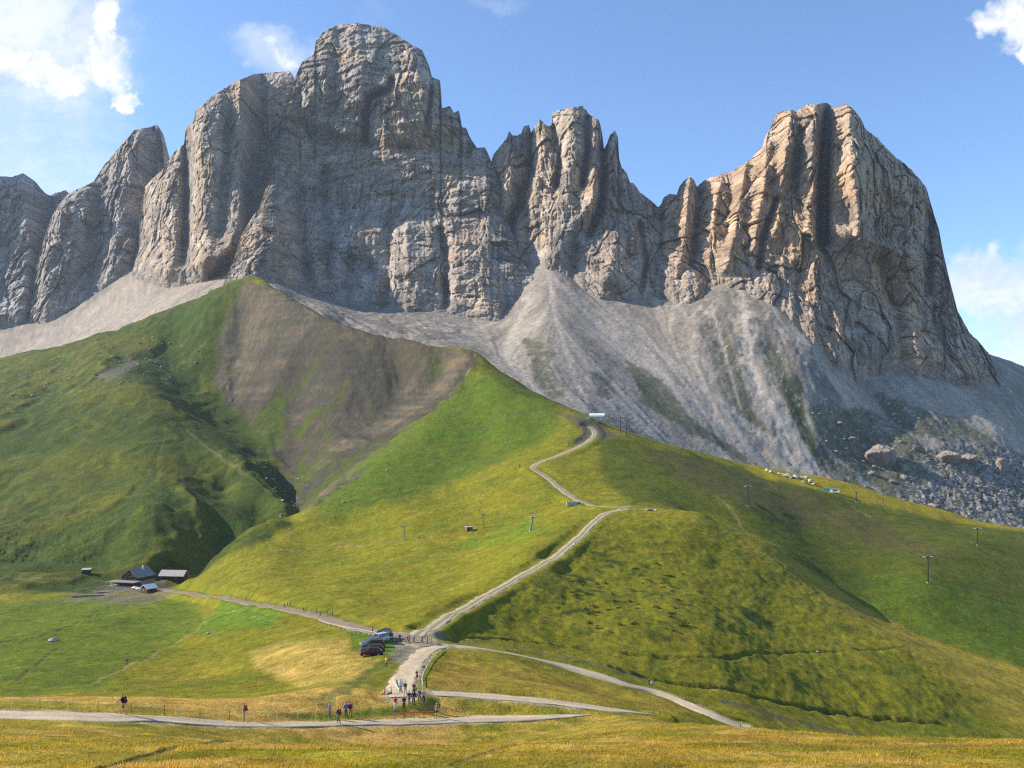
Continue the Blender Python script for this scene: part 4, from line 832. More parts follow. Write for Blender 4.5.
class MB:
    """collects boxes, tubes and prisms and links them as one mesh object"""
    def __init__(s): s.v = []; s.f = []
    def add(s, v, f):
        o = len(s.v); s.v += [tuple(p) for p in v]; s.f += [tuple(o + i for i in q) for q in f]; return s
    def box(s, c, size, rz=0, taper=1.0, rx=0):
        x, y, z = (k / 2 for k in size); M_ = Matrix.Translation(c) @ Matrix.Rotation(rz, 4, 'Z') @ Matrix.Rotation(rx, 4, 'X')
        P_ = [M_ @ Vector((i * x * (taper if k > 0 else 1), j * y * (taper if k > 0 else 1), k * z)) for k in (-1, 1) for j in (-1, 1) for i in (-1, 1)]
        return s.add(P_, [(0, 2, 3, 1), (4, 5, 7, 6), (0, 1, 5, 4), (2, 6, 7, 3), (0, 4, 6, 2), (1, 3, 7, 5)])
    def tube(s, pts, r, n=8, cap=True):
        pts = [Vector(p) for p in pts]; rr_ = r if isinstance(r, (list, tuple)) else [r] * len(pts)
        V_ = []
        for i, p in enumerate(pts):
            d = (pts[min(i + 1, len(pts) - 1)] - pts[max(i - 1, 0)]).normalized()
            a_ = d.orthogonal().normalized() if abs(d.z) > 0.9 else Vector((0, 0, 1)).cross(d).normalized(); b_ = d.cross(a_)
            V_ += [p + (a_ * math.cos(2 * math.pi * k / n) + b_ * math.sin(2 * math.pi * k / n)) * rr_[i] for k in range(n)]
        f = [(i * n + k, i * n + (k + 1) % n, (i + 1) * n + (k + 1) % n, (i + 1) * n + k) for i in range(len(pts) - 1) for k in range(n)]
        if cap: f += [tuple(range(n - 1, -1, -1)), tuple((len(pts) - 1) * n + k for k in range(n))]
        return s.add(V_, f)
    def prism(s, poly, y0, y1):
        """outline in x,z pushed along y"""
        n = len(poly); V_ = [(x, y0, z) for x, z in poly] + [(x, y1, z) for x, z in poly]
        return s.add(V_, [tuple(range(n)), tuple(range(2 * n - 1, n - 1, -1))] + [(i, n + i, n + (i + 1) % n, (i + 1) % n) for i in range(n)])
    def mesh(s, name, smooth=False, bevel=0.0):
        me = bpy.data.meshes.new(name); me.from_pydata(s.v, [], s.f); me.update()
        bm = bmesh.new(); bm.from_mesh(me); bmesh.ops.recalc_face_normals(bm, faces=bm.faces)
        if bevel: bmesh.ops.bevel(bm, geom=bm.edges[:], offset=bevel, segments=2, affect='EDGES', clamp_overlap=True)
        bm.to_mesh(me); bm.free()
        if smooth: me.polygons.foreach_set('use_smooth', np.ones(len(me.polygons), bool))
        return me
    def build(s, name, mat, parent=None, smooth=False, bevel=0.0):
        return link(name, s.mesh(name, smooth, bevel), mat, parent)
def thing(name, label, cat, loc, rz=0, group=None):
    o = bpy.data.objects.new(name, None); COL.objects.link(o); o.empty_display_size = 0.3
    o.location = loc; o.rotation_euler = (0, 0, rz); o['label'] = label; o['category'] = cat
    if group: o['group'] = group
    return o
def tag(o, label, cat, group=None, loc=None, rz=None):
    o['label'] = label; o['category'] = cat
    if group: o['group'] = group
    if loc is not None: o.location = loc
    if rz is not None: o.rotation_euler = (0, 0, rz)
    return o
def copy_tree(o, parent=None):
    c = o.copy(); COL.objects.link(c)
    if parent is not None: c.parent = parent
    for ch in list(o.children): copy_tree(ch, c)
    return c

# ---- people: one skinned body, with clothes grown over the same skeleton
def skin_mesh(name, joints, edges, sub=1):
    me = bpy.data.meshes.new(name + '_cage'); me.from_pydata([j[0] for j in joints], edges, [])
    o = bpy.data.objects.new(name + '_cage', me); COL.objects.link(o)
    md = o.modifiers.new('skin', 'SKIN'); o.modifiers.new('sub', 'SUBSURF').levels = sub
    if not me.skin_vertices: me.skin_vertices.new()
    for sv, j in zip(me.skin_vertices[0].data, joints):
        sv.radius = j[1] if isinstance(j[1], tuple) else (j[1], j[1])
    me.skin_vertices[0].data[0].use_root = True
    dg = bpy.context.evaluated_depsgraph_get(); dg.update()
    r = bpy.data.meshes.new_from_object(o.evaluated_get(dg)); r.name = name
    bpy.data.objects.remove(o); bpy.data.meshes.remove(me)
    r.polygons.foreach_set('use_smooth', np.ones(len(r.polygons), bool))
    return r
def join_meshes(name, parts):
    bm = bmesh.new()
    for p in parts: bm.from_mesh(p)
    r = bpy.data.meshes.new(name); bm.to_mesh(r); bm.free()
    r.polygons.foreach_set('use_smooth', np.ones(len(r.polygons), bool))
    for p in parts: bpy.data.meshes.remove(p)
    return r
def pose(kind):
    """joint positions; the figure looks along +y"""
    J = {}
    lean = {'stand': 0.0, 'stride': 0.05, 'climb': 0.09, 'sit': 0.04, 'poles': 0.05, 'talk': 0.0}[kind]
    hz = 0.50 if kind == 'sit' else 0.92
    J['pelvis'] = (0, 0, hz); J['spine'] = (0, lean * 0.4, hz + 0.2); J['chest'] = (0, lean * 0.9, hz + 0.40); J['neckb'] = (0, lean * 1.1, hz + 0.54)
    J['neck'] = (0, lean * 1.2 + 0.015, hz + 0.60); J['jaw'] = (0, lean * 1.2 + 0.03, hz + 0.655); J['face'] = (0, lean * 1.2 + 0.025, hz + 0.72); J['crown'] = (0, lean * 1.2 + 0.01, hz + 0.79)
    for s, n in ((-1, 'l'), (1, 'r')):
        J['sh' + n] = (s * 0.175, lean, hz + 0.49); J['hip' + n] = (s * 0.09, 0, hz - 0.03)
        ph = s if kind in ('stride', 'climb', 'poles') else 0
        if kind == 'sit':
            J['kn' + n] = (s * 0.13, 0.43, 0.50); J['an' + n] = (s * 0.12, 0.46, 0.09); J['el' + n] = (s * 0.23, 0.06, hz + 0.22); J['wr' + n] = (s * 0.14, 0.28, hz + 0.12)
        elif ph == 0:
            J['kn' + n] = (s * 0.10, 0.02, 0.49); J['an' + n] = (s * 0.11, -0.02, 0.085)
            J['el' + n] = (s * 0.235, -0.03, hz + 0.22); J['wr' + n] = (s * 0.22, 0.06, hz - 0.02)
            if kind == 'talk' and s > 0: J['el' + n] = (s * 0.25, 0.06, hz + 0.24); J['wr' + n] = (s * 0.12, 0.27, hz + 0.30)
        elif ph > 0:
            J['kn' + n] = (s * 0.10, 0.23, 0.53); J['an' + n] = (s * 0.10, 0.27, 0.10)
            J['el' + n] = (s * 0.235, -0.14, hz + 0.24); J['wr' + n] = (s * 0.21, -0.12, hz + 0.0)
        else:
            J['kn' + n] = (s * 0.10, -0.08, 0.50); J['an' + n] = (s * 0.10, -0.36, 0.16)
            J['el' + n] = (s * 0.235, 0.08, hz + 0.24); J['wr' + n] = (s * 0.21, 0.24, hz + 0.08)
        if kind == 'poles': J['el' + n] = (s * 0.24, 0.06, hz + 0.22); J['wr' + n] = (s * 0.22, 0.31, hz + 0.20)
        a_ = Vector(J['an' + n]); back = kind in ('stride', 'climb', 'poles') and s < 0
        J['to' + n] = tuple(a_ + Vector((s * 0.02, 0.13, -0.06 if not back else -0.12))); J['he' + n] = tuple(a_ + Vector((0, -0.05, -0.05)))
        w = Vector(J['wr' + n]); e = Vector(J['el' + n]); J['pa' + n] = tuple(w + (w - e).normalized() * 0.075)
    return J
def grow(J, names, edges, rad, name):
    idx = {k: i for i, k in enumerate(names)}
    return skin_mesh(name, [(J[k], rad[k]) for k in names], [(idx[a], idx[b]) for a, b in edges])
R = {'pelvis': (0.145, 0.105), 'spine': (0.13, 0.095), 'chest': (0.155, 0.105), 'neckb': (0.075, 0.065), 'neck': 0.052, 'jaw': (0.06, 0.066), 'face': (0.074, 0.092), 'crown': (0.06, 0.072),
     'sh': 0.062, 'el': 0.044, 'wr': 0.029, 'pa': (0.036, 0.018), 'hip': 0.088, 'kn': 0.058, 'an': 0.040, 'to': (0.040, 0.026), 'he': 0.036}
RAD = {k + s: v for k, v in R.items() for s in ('', 'l', 'r')}
def body_mesh(J):
    nm = ['pelvis', 'spine', 'chest', 'neckb', 'neck', 'jaw', 'face', 'crown']; ed = list(zip(nm[:-1], nm[1:]))
    for s in 'lr':
        nm += [k + s for k in ('sh', 'el', 'wr', 'pa', 'hip', 'kn', 'an', 'to')]
        ed += [('chest', 'sh' + s), ('sh' + s, 'el' + s), ('el' + s, 'wr' + s), ('wr' + s, 'pa' + s), ('pelvis', 'hip' + s), ('hip' + s, 'kn' + s), ('kn' + s, 'an' + s), ('an' + s, 'to' + s)]
    b = grow(J, nm, ed, RAD, 'person')
    m = MB()
    for s, n in ((-1, 'l'), (1, 'r')):                       # fingers and thumb rooted in the palm
        p = Vector(J['pa' + n]); d = (p - Vector(J['wr' + n])).normalized(); side = Vector((1, 0, 0)).cross(d).normalized(); inn = Vector((-s, 0, 0))
        for k, ln in enumerate((0.070, 0.078, 0.074, 0.058)):
            q = p + side * (0.024 - 0.016 * k) - d * 0.01
            m.tube([q, q + d * ln * 0.5 + inn * 0.006, q + d * ln * 0.8 + inn * 0.03], [0.0085, 0.008, 0.0065], 6)
        q = p - d * 0.05 + side * 0.022; m.tube([q, q + side * 0.03 + d * 0.02 + inn * 0.01, q + side * 0.036 + d * 0.052 + inn * 0.02], [0.011, 0.010, 0.008], 6)
    f = Vector(J['face'])
    m.tube([f + Vector((0, 0.080, 0.018)), f + Vector((0, 0.108, -0.018)), f + Vector((0, 0.082, -0.024))], [0.008, 0.014, 0.010], 6)       # nose
    for s in (-1, 1):
        m.tube([f + Vector((s * 0.070, -0.005, -0.02)), f + Vector((s * 0.083, -0.012, 0.012)), f + Vector((s * 0.072, -0.008, 0.03))], [0.010, 0.016, 0.010], 6)   # ears
    fm = m.mesh('face', True)
    e = MB()
    for s in (-1, 1): e.tube([f + Vector((s * 0.030, 0.078, 0.012)), f + Vector((s * 0.030, 0.093, 0.012))], [0.012, 0.006], 8)
    e.tube([f + Vector((-0.024, 0.078, -0.052)), f + Vector((0, 0.088, -0.054)), f + Vector((0.024, 0.078, -0.052))], 0.006, 6)
    em = e.mesh('eyes', True); nb_ = len(b.polygons) + len(fm.polygons)
    r = join_meshes('person', [b, fm, em])
    r.materials.append(None); r.materials.append(None)
    mi = np.zeros(len(r.polygons), np.int32); mi[nb_:] = 1; r.polygons.foreach_set('material_index', mi)
    return r
def clothes(J, short_sleeve, shorts):
    out = {}
    rd = dict(RAD)
    def up(keys, add):
        for k in keys:
            v = RAD[k]; rd[k] = (v[0] + add, v[1] + add) if isinstance(v, tuple) else v + add
    up(RAD.keys(), 0.016)
    J2 = dict(J); J2['hem'] = tuple(Vector(J['pelvis']) + Vector((0, 0, -0.02))); rd['hem'] = (0.168, 0.13)
    for s in 'lr':
        J2['cu' + s] = tuple(Vector(J['el' + s]).lerp(Vector(J['sh' + s]), 0.25)) if short_sleeve else tuple(Vector(J['wr' + s]).lerp(Vector(J['el' + s]), 0.06)); rd['cu' + s] = 0.062 if short_sleeve else 0.046
    nm = ['hem', 'spine', 'chest', 'neckb']; ed = list(zip(nm[:-1], nm[1:]))
    for s in 'lr':
        ch = ['sh' + s] + ([] if short_sleeve else ['el' + s]) + ['cu' + s]; nm += ch; ed += [('chest', ch[0])] + list(zip(ch[:-1], ch[1:]))
    out['jacket'] = grow(J2, nm, ed, rd, 'jacket')
    J2['waist'] = tuple(Vector(J['pelvis']) + Vector((0, 0, 0.10))); rd['waist'] = (0.142, 0.108); rd['pelvis'] = (0.158, 0.118)
    nm = ['waist', 'pelvis']; ed = [('waist', 'pelvis')]
    for s in 'lr':
        J2['cf' + s] = tuple(Vector(J['kn' + s]).lerp(Vector(J['hip' + s]), 0.12)) if shorts else tuple(Vector(J['an' + s]).lerp(Vector(J['kn' + s]), 0.08)); rd['cf' + s] = 0.088 if shorts else 0.062
        ch = ['hip' + s] + ([] if shorts else ['kn' + s]) + ['cf' + s]; nm += ch; ed += [('pelvis', ch[0])] + list(zip(ch[:-1], ch[1:]))
    out['trousers'] = grow(J2, nm, ed, rd, 'trousers')
    for s in 'lr':
        rd['an' + s] = 0.055; rd['to' + s] = (0.052, 0.034); rd['he' + s] = 0.046
        out['shoe' + s] = (grow(J2, ['he' + s, 'an' + s, 'to' + s], [('an' + s, 'he' + s), ('he' + s, 'to' + s)], rd, 'shoe'))
    c = Vector(J['crown']); f = Vector(J['face'])
    J2['h1'] = tuple(f + Vector((0, -0.022, 0.012))); J2['h2'] = tuple(c + Vector((0, -0.012, 0.012))); J2['h3'] = tuple(c + Vector((0, 0.02, 0.0)))
    rd['h1'] = (0.080, 0.088); rd['h2'] = (0.074, 0.084); rd['h3'] = (0.060, 0.05)
    out['hair'] = grow(J2, ['h1', 'h2', 'h3'], [('h1', 'h2'), ('h2', 'h3')], rd, 'hair')
    return out
POSES = {}
for kind, ss, sh in (('stand', False, False), ('stride', False, False), ('climb', True, True), ('sit', False, False), ('poles', True, True), ('talk', True, False)):
    J = pose(kind); POSES[kind] = (J, body_mesh(J), clothes(J, ss, sh))
SKIN = paint('skin', (0.50, 0.30, 0.21), 0.55, grain=0.06); EYE = paint('eye', (0.03, 0.02, 0.02), 0.3)
def cloth(rgb): return paint('cloth_%02x%02x%02x' % tuple(int(c * 255) for c in rgb), rgb, 0.85, grain=0.15, scale=14)
BLACK, NAVY, RED, MAROON, TAN, WHITE, BLUE, GREYC, OLIV, YEL, PINK, LBLUE, CHAR, BROWN = (0.02, 0.02, 0.025), (0.03, 0.04, 0.09), (0.45, 0.03, 0.03), (0.20, 0.03, 0.04), (0.50, 0.42, 0.30), (0.75, 0.75, 0.73), (0.07, 0.15, 0.40), (0.30, 0.31, 0.33), (0.16, 0.16, 0.09), (0.75, 0.42, 0.03), (0.60, 0.25, 0.30), (0.35, 0.45, 0.65), (0.07, 0.07, 0.08), (0.14, 0.08, 0.05)
def person(px, py, kind, face, top, legs, hair, label, group='walkers on the paths', h=1.72, d0=40, d1=600, dz=0.0):
    J, bm_, cl_ = POSES[kind]
    o = link('person', bm_); loc = G(px, py, d0, d1); loc.z += dz
    o.location = loc; o.rotation_euler = (0, 0, math.radians(face)); k = h / 1.72; o.scale = (k, k, k)
    for i, m in enumerate((SKIN, EYE)):
        o.material_slots[i].link = 'OBJECT'; o.material_slots[i].material = m
    tag(o, label, 'person', group)
    for nm, c in (('jacket', top), ('trousers', legs), ('shoel', (0.05, 0.04, 0.035)), ('shoer', (0.05, 0.04, 0.035)), ('hair', hair)):
        me = cl_[nm]
        if not me.materials: me.materials.append(None)
        ch = link('shoe' if nm[:4] == 'shoe' else nm if not (nm == 'hair' and sum(hair) > 0.9) else 'hat', me, None, o)
        ch.material_slots[0].link = 'OBJECT'; ch.material_slots[0].material = cloth(c)
    return o
# face 90 looks to the left of the picture, 0 away from us, 180 towards us, -90 to the right
pk_me = MB().box((0, -0.21, 1.24), (0.30, 0.19, 0.50), taper=0.86).mesh('backpack', True, 0.05)
pk_lid = MB().box((0, -0.21, 1.52), (0.26, 0.20, 0.08), taper=0.8).mesh('lid', True, 0.03)
pk_pocket = MB().box((0, -0.335, 1.15), (0.20, 0.08, 0.24), taper=0.8).mesh('pocket', True, 0.03)
pk_strap = MB()
for s in (-1, 1): pk_strap.tube([(s * 0.09, -0.12, 1.46), (s * 0.105, 0.0, 1.50), (s * 0.11, 0.145, 1.38), (s * 0.12, 0.12, 1.16), (s * 0.13, -0.10, 1.06)], 0.022, 6)
pk_strap = pk_strap.mesh('shoulder_strap', True)
def backpack(pers, rgb, label, group='rucksacks of the walkers'):
    o = link('backpack', pk_me); o.location = pers.location; o.rotation_euler = pers.rotation_euler; o.scale = pers.scale
    tag(o, label, 'backpack', group)
    for nm, me, c in (('lid', pk_lid, rgb), ('pocket', pk_pocket, tuple(v * 0.7 for v in rgb)), ('shoulder_strap', pk_strap, BLACK)):
        if not me.materials: me.materials.append(None)
        ch = link(nm, me, None, o); ch.material_slots[0].link = 'OBJECT'; ch.material_slots[0].material = cloth(c)
    if not pk_me.materials: pk_me.materials.append(None)
    o.material_slots[0].link = 'OBJECT'; o.material_slots[0].material = cloth(rgb)
    return o
DKH, FAIR, CAPW, CAPR = (0.03, 0.02, 0.015), (0.20, 0.12, 0.05), (0.60, 0.58, 0.52), (0.40, 0.04, 0.04)
p = person(123, 714.6, 'poles', 88, BLACK, OLIV, DKH, 'hiker in black top with trekking poles striding left on the gravel path', h=1.80, d1=110)
backpack(p, (0.16, 0.02, 0.03), 'dark maroon rucksack on the hiker with trekking poles')
for s, nmx in ((-1, 'near'), (1, 'far')):
    J = POSES['poles'][0]; w = Vector(J['par' if s > 0 else 'pal'])
    m = MB().tube([w + Vector((0, 0.02, 0.09)), w + Vector((0, 0.0, -0.1)), Vector((w.x, w.y + 0.20, 0.03))], [0.012, 0.010, 0.007], 6)
    o = m.build('trekking_pole', paint('pole_metal', (0.25, 0.25, 0.27), 0.35, 0.7)); o.location = p.location; o.rotation_euler = p.rotation_euler; o.scale = p.scale
    tag(o, 'trekking pole held by the hiker in the black top', 'trekking pole', 'trekking poles of the hiker in black')
    MB().tube([w + Vector((0, 0.022, 0.10)), w + Vector((0, 0.004, -0.04))], 0.019, 8).build('handle', paint('grip', (0.03, 0.03, 0.03)), o)
p = person(244, 720.8, 'stand', 80, TAN, TAN, DKH, 'hiker in beige shirt and trousers standing on the gravel path', h=1.75, d1=110)
backpack(p, (0.42, 0.03, 0.03), 'bright red rucksack on the hiker in beige')
p = person(329.5, 718.4, 'stand', 70, GREYC, OLIV, DKH, 'hiker in grey shirt standing beyond the path, left of a group of four', h=1.78, d1=125)
p = person(338.5, 724.4, 'stride', 60, CHAR, (0.10, 0.11, 0.12), DKH, 'hiker in dark clothes taking a long stride on the path', h=1.75, d1=110)
backpack(p, MAROON, 'maroon rucksack on the long striding hiker')
p = person(346, 717.6, 'stand', 20, BLUE, NAVY, DKH, 'hiker in blue top seen from behind, third of a group of four', h=1.76, d1=125)
p = person(350.2, 717.6, 'stride', 0, CHAR, (0.25, 0.15, 0.10), DKH, 'hiker in dark top walking away at the right end of a group of four', h=1.78, d1=125)
backpack(p, (0.22, 0.03, 0.05), 'dark red rucksack on the hiker walking away')
p = person(436.8, 718.4, 'climb', 180, GREYC, (0.10, 0.06, 0.05), CAPW, 'lone hiker in grey jacket with pale hat near the orange net', h=1.76, d1=130)
crowd = [
    (395.3, 710.6, 'talk', 170, RED, WHITE, DKH, 'walker in red top and white shorts at the front of the crowd'),
    (404.0, 710.2, 'stand', 180, BLACK, BLACK, FAIR, 'walker all in black with fair hair facing us in the crowd'),
    (409.0, 704.8, 'stride', 10, CHAR, OLIV, DKH, 'walker in charcoal top and olive trousers inside the crowd'),
    (413.6, 704.6, 'stand', 0, BLACK, NAVY, DKH, 'walker in black with broad shoulders in the middle of the crowd'),
    (419.6, 702.4, 'stride', 170, (0.12, 0.10, 0.16), CHAR, DKH, 'walker in dark violet top at the right side of the crowd'),
    (423.6, 703.2, 'talk', 190, LBLUE, NAVY, FAIR, 'walker in pale blue shirt at the right end of the crowd'),
    (400.6, 693.6, 'stand', 180, (0.55, 0.60, 0.72), (0.30, 0.30, 0.36), FAIR, 'walker in pale lilac top at the edge of the wide road'),
    (405.2, 695.6, 'stride', 175, CHAR, GREYC, DKH, 'walker in charcoal jacket coming down the wide road'),
    (413.8, 697.0, 'talk', 180, BROWN, BLACK, CAPW, 'walker in brown top with pale hat on the wide road'),
]
for a_ in crowd: person(*a_, group='crowd where the wide road ends', d0=85, d1=150)
person(391.3, 694.6, 'sit', 120, GREYC, CHAR, DKH, 'person in grey sitting on the grass beside the road end', 'people sitting by the road end', d0=85, d1=150, dz=-0.36)
person(384.6, 694.4, 'sit', 100, PINK, GREYC, FAIR, 'person in pink sitting on the grass away from the road', 'people sitting by the road end', d0=85, d1=150, dz=-0.36)
person(416.8, 680.2, 'stride', 10, MAROON, CHAR, DKH, 'child in maroon jacket walking along the right verge of the wide road', 'children on the wide road', 1.35, 100, 180)
person(419.6, 680.6, 'stride', 5, WHITE, PINK, FAIR, 'child in white top beside the child in maroon', 'children on the wide road', 1.25, 100, 180)
junction = [
    (372.6, 633.4, 'stand', 120, CHAR, BLACK, DKH, 'walker in dark clothes on the hut road behind the parked cars'),
    (393.0, 640.4, 'stand', 90, PINK, CHAR, FAIR, 'walker in pink top right of the parked cars'),
    (396.3, 641.6, 'talk', 60, WHITE, GREYC, DKH, 'walker in white top at the road junction'),
    (399.8, 642.2, 'stand', 180, NAVY, CHAR, DKH, 'walker in navy jacket at the road junction'),
    (407.4, 643.6, 'stride', -80, MAROON, CHAR, DKH, 'tall walker in maroon jacket in the middle of the junction'),
    (409.2, 643.0, 'stand', -60, (0.25, 0.05, 0.05), BROWN, DKH, 'walker in dark red jacket close behind the tall one'),
    (414.0, 643.2, 'stand', 0, LBLUE, GREYC, FAIR, 'walker in pale blue top at the junction'),
    (422.3, 644.2, 'stride', 90, CHAR, NAVY, DKH, 'walker in charcoal top at the right side of the junction'),
    (427.4, 644.8, 'talk', 90, RED, BLACK, DKH, 'walker in red top at the right side of the junction'),
    (431.2, 645.0, 'stride', 95, (0.55, 0.40, 0.38), GREYC, FAIR, 'walker in pale rose top rightmost at the junction'),
]
for a_ in junction: person(*a_, group='walkers at the road junction', d0=150, d1=260)
hutroad = [
    (284.6, 608.4, 'stride', 90, CHAR, BLACK, DKH, 'walker in charcoal on the hut road, first of three'), (287.6, 606.6, 'stand', 90, BLACK, NAVY, DKH, 'walker in black on the hut road, second of three'),
    (290.3, 606.8, 'stride', 85, NAVY, CHAR, DKH, 'walker in navy on the hut road, last of three'), (303.6, 612.4, 'stride', -90, BLACK, CHAR, DKH, 'walker in black halfway along the hut road'),
    (305.8, 611.4, 'stand', -90, OLIV, BROWN, DKH, 'walker in olive halfway along the hut road'), (309.6, 613.0, 'talk', -90, WHITE, WHITE, FAIR, 'walker all in white on the hut road'),
    (316.5, 614.2, 'stand', -90, BROWN, CHAR, DKH, 'walker in brown on the hut road'), (320.4, 617.2, 'stride', -85, BLACK, BLACK, DKH, 'tall walker in black at the bend of the hut road'),
    (327.2, 616.2, 'stand', 90, CHAR, GREYC, DKH, 'walker in charcoal on the upper verge of the hut road'), (329.8, 616.2, 'stride', 90, WHITE, CHAR, DKH, 'walker in white top on the upper verge of the hut road'),
    (332.6, 616.0, 'stand', 90, MAROON, BLACK, DKH, 'walker in maroon on the upper verge of the hut road'), (230.4, 598.6, 'stride', 90, WHITE, CHAR, DKH, 'walker in white top nearing the mountain hut'),
    (246.0, 601.4, 'stride', 90, CHAR, CHAR, DKH, 'walker in dark clothes behind the one nearing the hut'), (249.0, 601.8, 'stand', 90, BLUE, CHAR, DKH, 'walker in blue top on the far hut road'),
]
for a_ in hutroad: person(*a_, group='walkers on the hut road', d0=170, d1=520)
person(648.8, 686.2, 'stride', 150, BLACK, CHAR, DKH, 'walker in black on the road under the green hill', 'walkers under the green hill', d0=150, d1=260)
person(651.6, 688.0, 'stride', 150, GREYC, CHAR, DKH, 'walker in grey on the road under the green hill', 'walkers under the green hill', d0=150, d1=260)
person(126.8, 666.0, 'stride', 100, BLACK, BROWN, DKH, 'lone walker in black on the meadow footpath', d0=120, d1=300)
person(386.4, 668.0, 'talk', 150, YEL, CHAR, DKH, 'person in bright yellow jacket standing beside the parked cars', d0=110, d1=200, h=1.85)

# ---- parked cars
GLASS = paint('car_glass', (0.02, 0.025, 0.03), 0.08, spec=0.6, grain=0.02); TYRE = paint('tyre', (0.02, 0.02, 0.02), 0.9); RIM = paint('rim', (0.45, 0.45, 0.47), 0.35, 0.8)
LAMP = paint('headlamp', (0.75, 0.77, 0.8), 0.1, spec=0.6, grain=0.02); TAIL = paint('tail_lamp', (0.4, 0.02, 0.02), 0.2, grain=0.02); TRIM = paint('car_trim', (0.03, 0.03, 0.032), 0.6)
def car(px, py, rz, rgb, label, kind):
    L_, Wd, H_ = {'hatch': (4.0, 1.72, 1.48), 'estate': (4.5, 1.76, 1.47), 'suv': (4.5, 1.84, 1.74), 'van': (4.7, 1.88, 1.94)}[kind]
    hood = {'hatch': 0.25, 'estate': 0.26, 'suv': 0.25, 'van': 0.17}[kind]; tail = {'hatch': 0.06, 'estate': 0.05, 'suv': 0.04, 'van': 0.02}[kind]
    loc = G(px, py, 110, 260); rt = thing('parked_car', label, 'car', loc, math.radians(rz), 'cars parked on the grass by the road junction')
    pm = paint('car_paint_%02x%02x%02x' % tuple(int(c * 255) for c in rgb), rgb, 0.28, 0.25, 0.5, 0.04)
    belt = H_ * 0.60; zb = 0.22; h = Wd / 2
    st = [(0.0, zb + 0.12, belt * 0.70, 0.80), (0.03, zb, belt * 0.86, 0.92), (hood * 0.6, zb, belt * 0.96, 0.99), (hood, zb, belt, 1.0), (0.5, zb, belt * 1.01, 1.0), (0.8, zb, belt * 1.03, 0.99), (0.96, zb + 0.02, belt * 1.02, 0.95), (1.0, zb + 0.14, belt * 0.92, 0.88)]
    V_ = []; 
    for u, z0, z1, k in st:
        x = (u - 0.5) * L_; w = h * k
        V_ += [(x, -w * 0.93, z0), (x, -w, z0 + (z1 - z0) * 0.35), (x, -w * 0.985, z0 + (z1 - z0) * 0.8), (x, -w * 0.88, z1), (x, w * 0.88, z1), (x, w * 0.985, z0 + (z1 - z0) * 0.8), (x, w, z0 + (z1 - z0) * 0.35), (x, w * 0.93, z0)]
    n_ = len(st); f = [(i * 8 + k, i * 8 + (k + 1) % 8, (i + 1) * 8 + (k + 1) % 8, (i + 1) * 8 + k) for i in range(n_ - 1) for k in range(8)] + [tuple(range(8)), tuple((n_ - 1) * 8 + k for k in range(7, -1, -1))]
    MB().add(V_, f).build('body', pm, rt, False, 0.03)
    rs = hood + 0.17; re = 1 - tail - (0.12 if kind in ('hatch', 'estate') else 0.07); lx = lambda u: (u - 0.5) * L_
    def ring(u, z, k): return [(lx(u), -h * k, z), (lx(u), h * k, z)]
    a0, a1 = ring(hood, belt - 0.01, 0.86), ring(rs, H_ - 0.03, 0.70); b0, b1 = ring(re, H_ - 0.03, 0.70), ring(1 - tail * 0.6, belt, 0.86)
    m = MB(); v = [a0[0], a0[1], a1[0], a1[1], b0[0], b0[1], b1[0], b1[1]]
    m.add(v, [(0, 1, 3, 2), (4, 5, 7, 6), (0, 2, 4, 6), (1, 7, 5, 3)]); m.build('window', GLASS, rt)
    c = (lx(rs) + lx(re)) / 2; MB().box((c, 0, H_ - 0.01), (lx(re) - lx(rs) + 0.14, h * 1.46, 0.06)).build('roof', pm, rt, False, 0.02)
    m = MB()
    for s in (-1, 1):
        for u in (hood + 0.02, 0.5, 0.5 + (re - 0.5) * 0.75, 1 - tail):
            ut = min(max(u, rs), re); m.tube([(lx(u), s * h * 0.868, belt), (lx(ut), s * h * 0.71, H_ - 0.02)], 0.035, 6)
    m.build('window_pillar', pm, rt)
    for u in (0.19, 0.80):
        for s in (-1, 1):
            y = s * (h - 0.10); r_ = 0.32 if kind in ('hatch', 'estate') else 0.36
            w = MB().tube([(lx(u), y - 0.11, r_), (lx(u), y - 0.09, r_), (lx(u), y + 0.09, r_), (lx(u), y + 0.11, r_)], [r_ * 0.9, r_, r_, r_ * 0.9], 20).build('wheel', TYRE, rt)
            MB().tube([(lx(u), y + s * 0.10, r_), (lx(u), y + s * 0.125, r_)], [r_ * 0.64, r_ * 0.56], 16).build('rim', RIM, w)
    for s in (-1, 1):
        MB().box((lx(0.012), s * h * 0.62, belt * 0.70), (0.10, 0.36, 0.15)).build('headlight', LAMP, rt, False, 0.02)
        MB().box((lx(0.992), s * h * 0.74, belt * 0.88), (0.08, 0.18, 0.24)).build('tail_light', TAIL, rt, False, 0.02)
        MB().box((lx(hood + 0.10), s * (h + 0.08), belt + 0.05), (0.10, 0.17, 0.12)).build('mirror', pm, rt, False, 0.02)
    for u in (0.0, 1.0): MB().box((lx(u), 0, 0.36), (0.12, Wd * 0.84, 0.18)).build('bumper', TRIM, rt, False, 0.03)
    MB().box((lx(0.0) - 0.062, 0, 0.42), (0.012, 0.5, 0.10)).build('number_plate', paint('plate', (0.75, 0.75, 0.72)), rt)
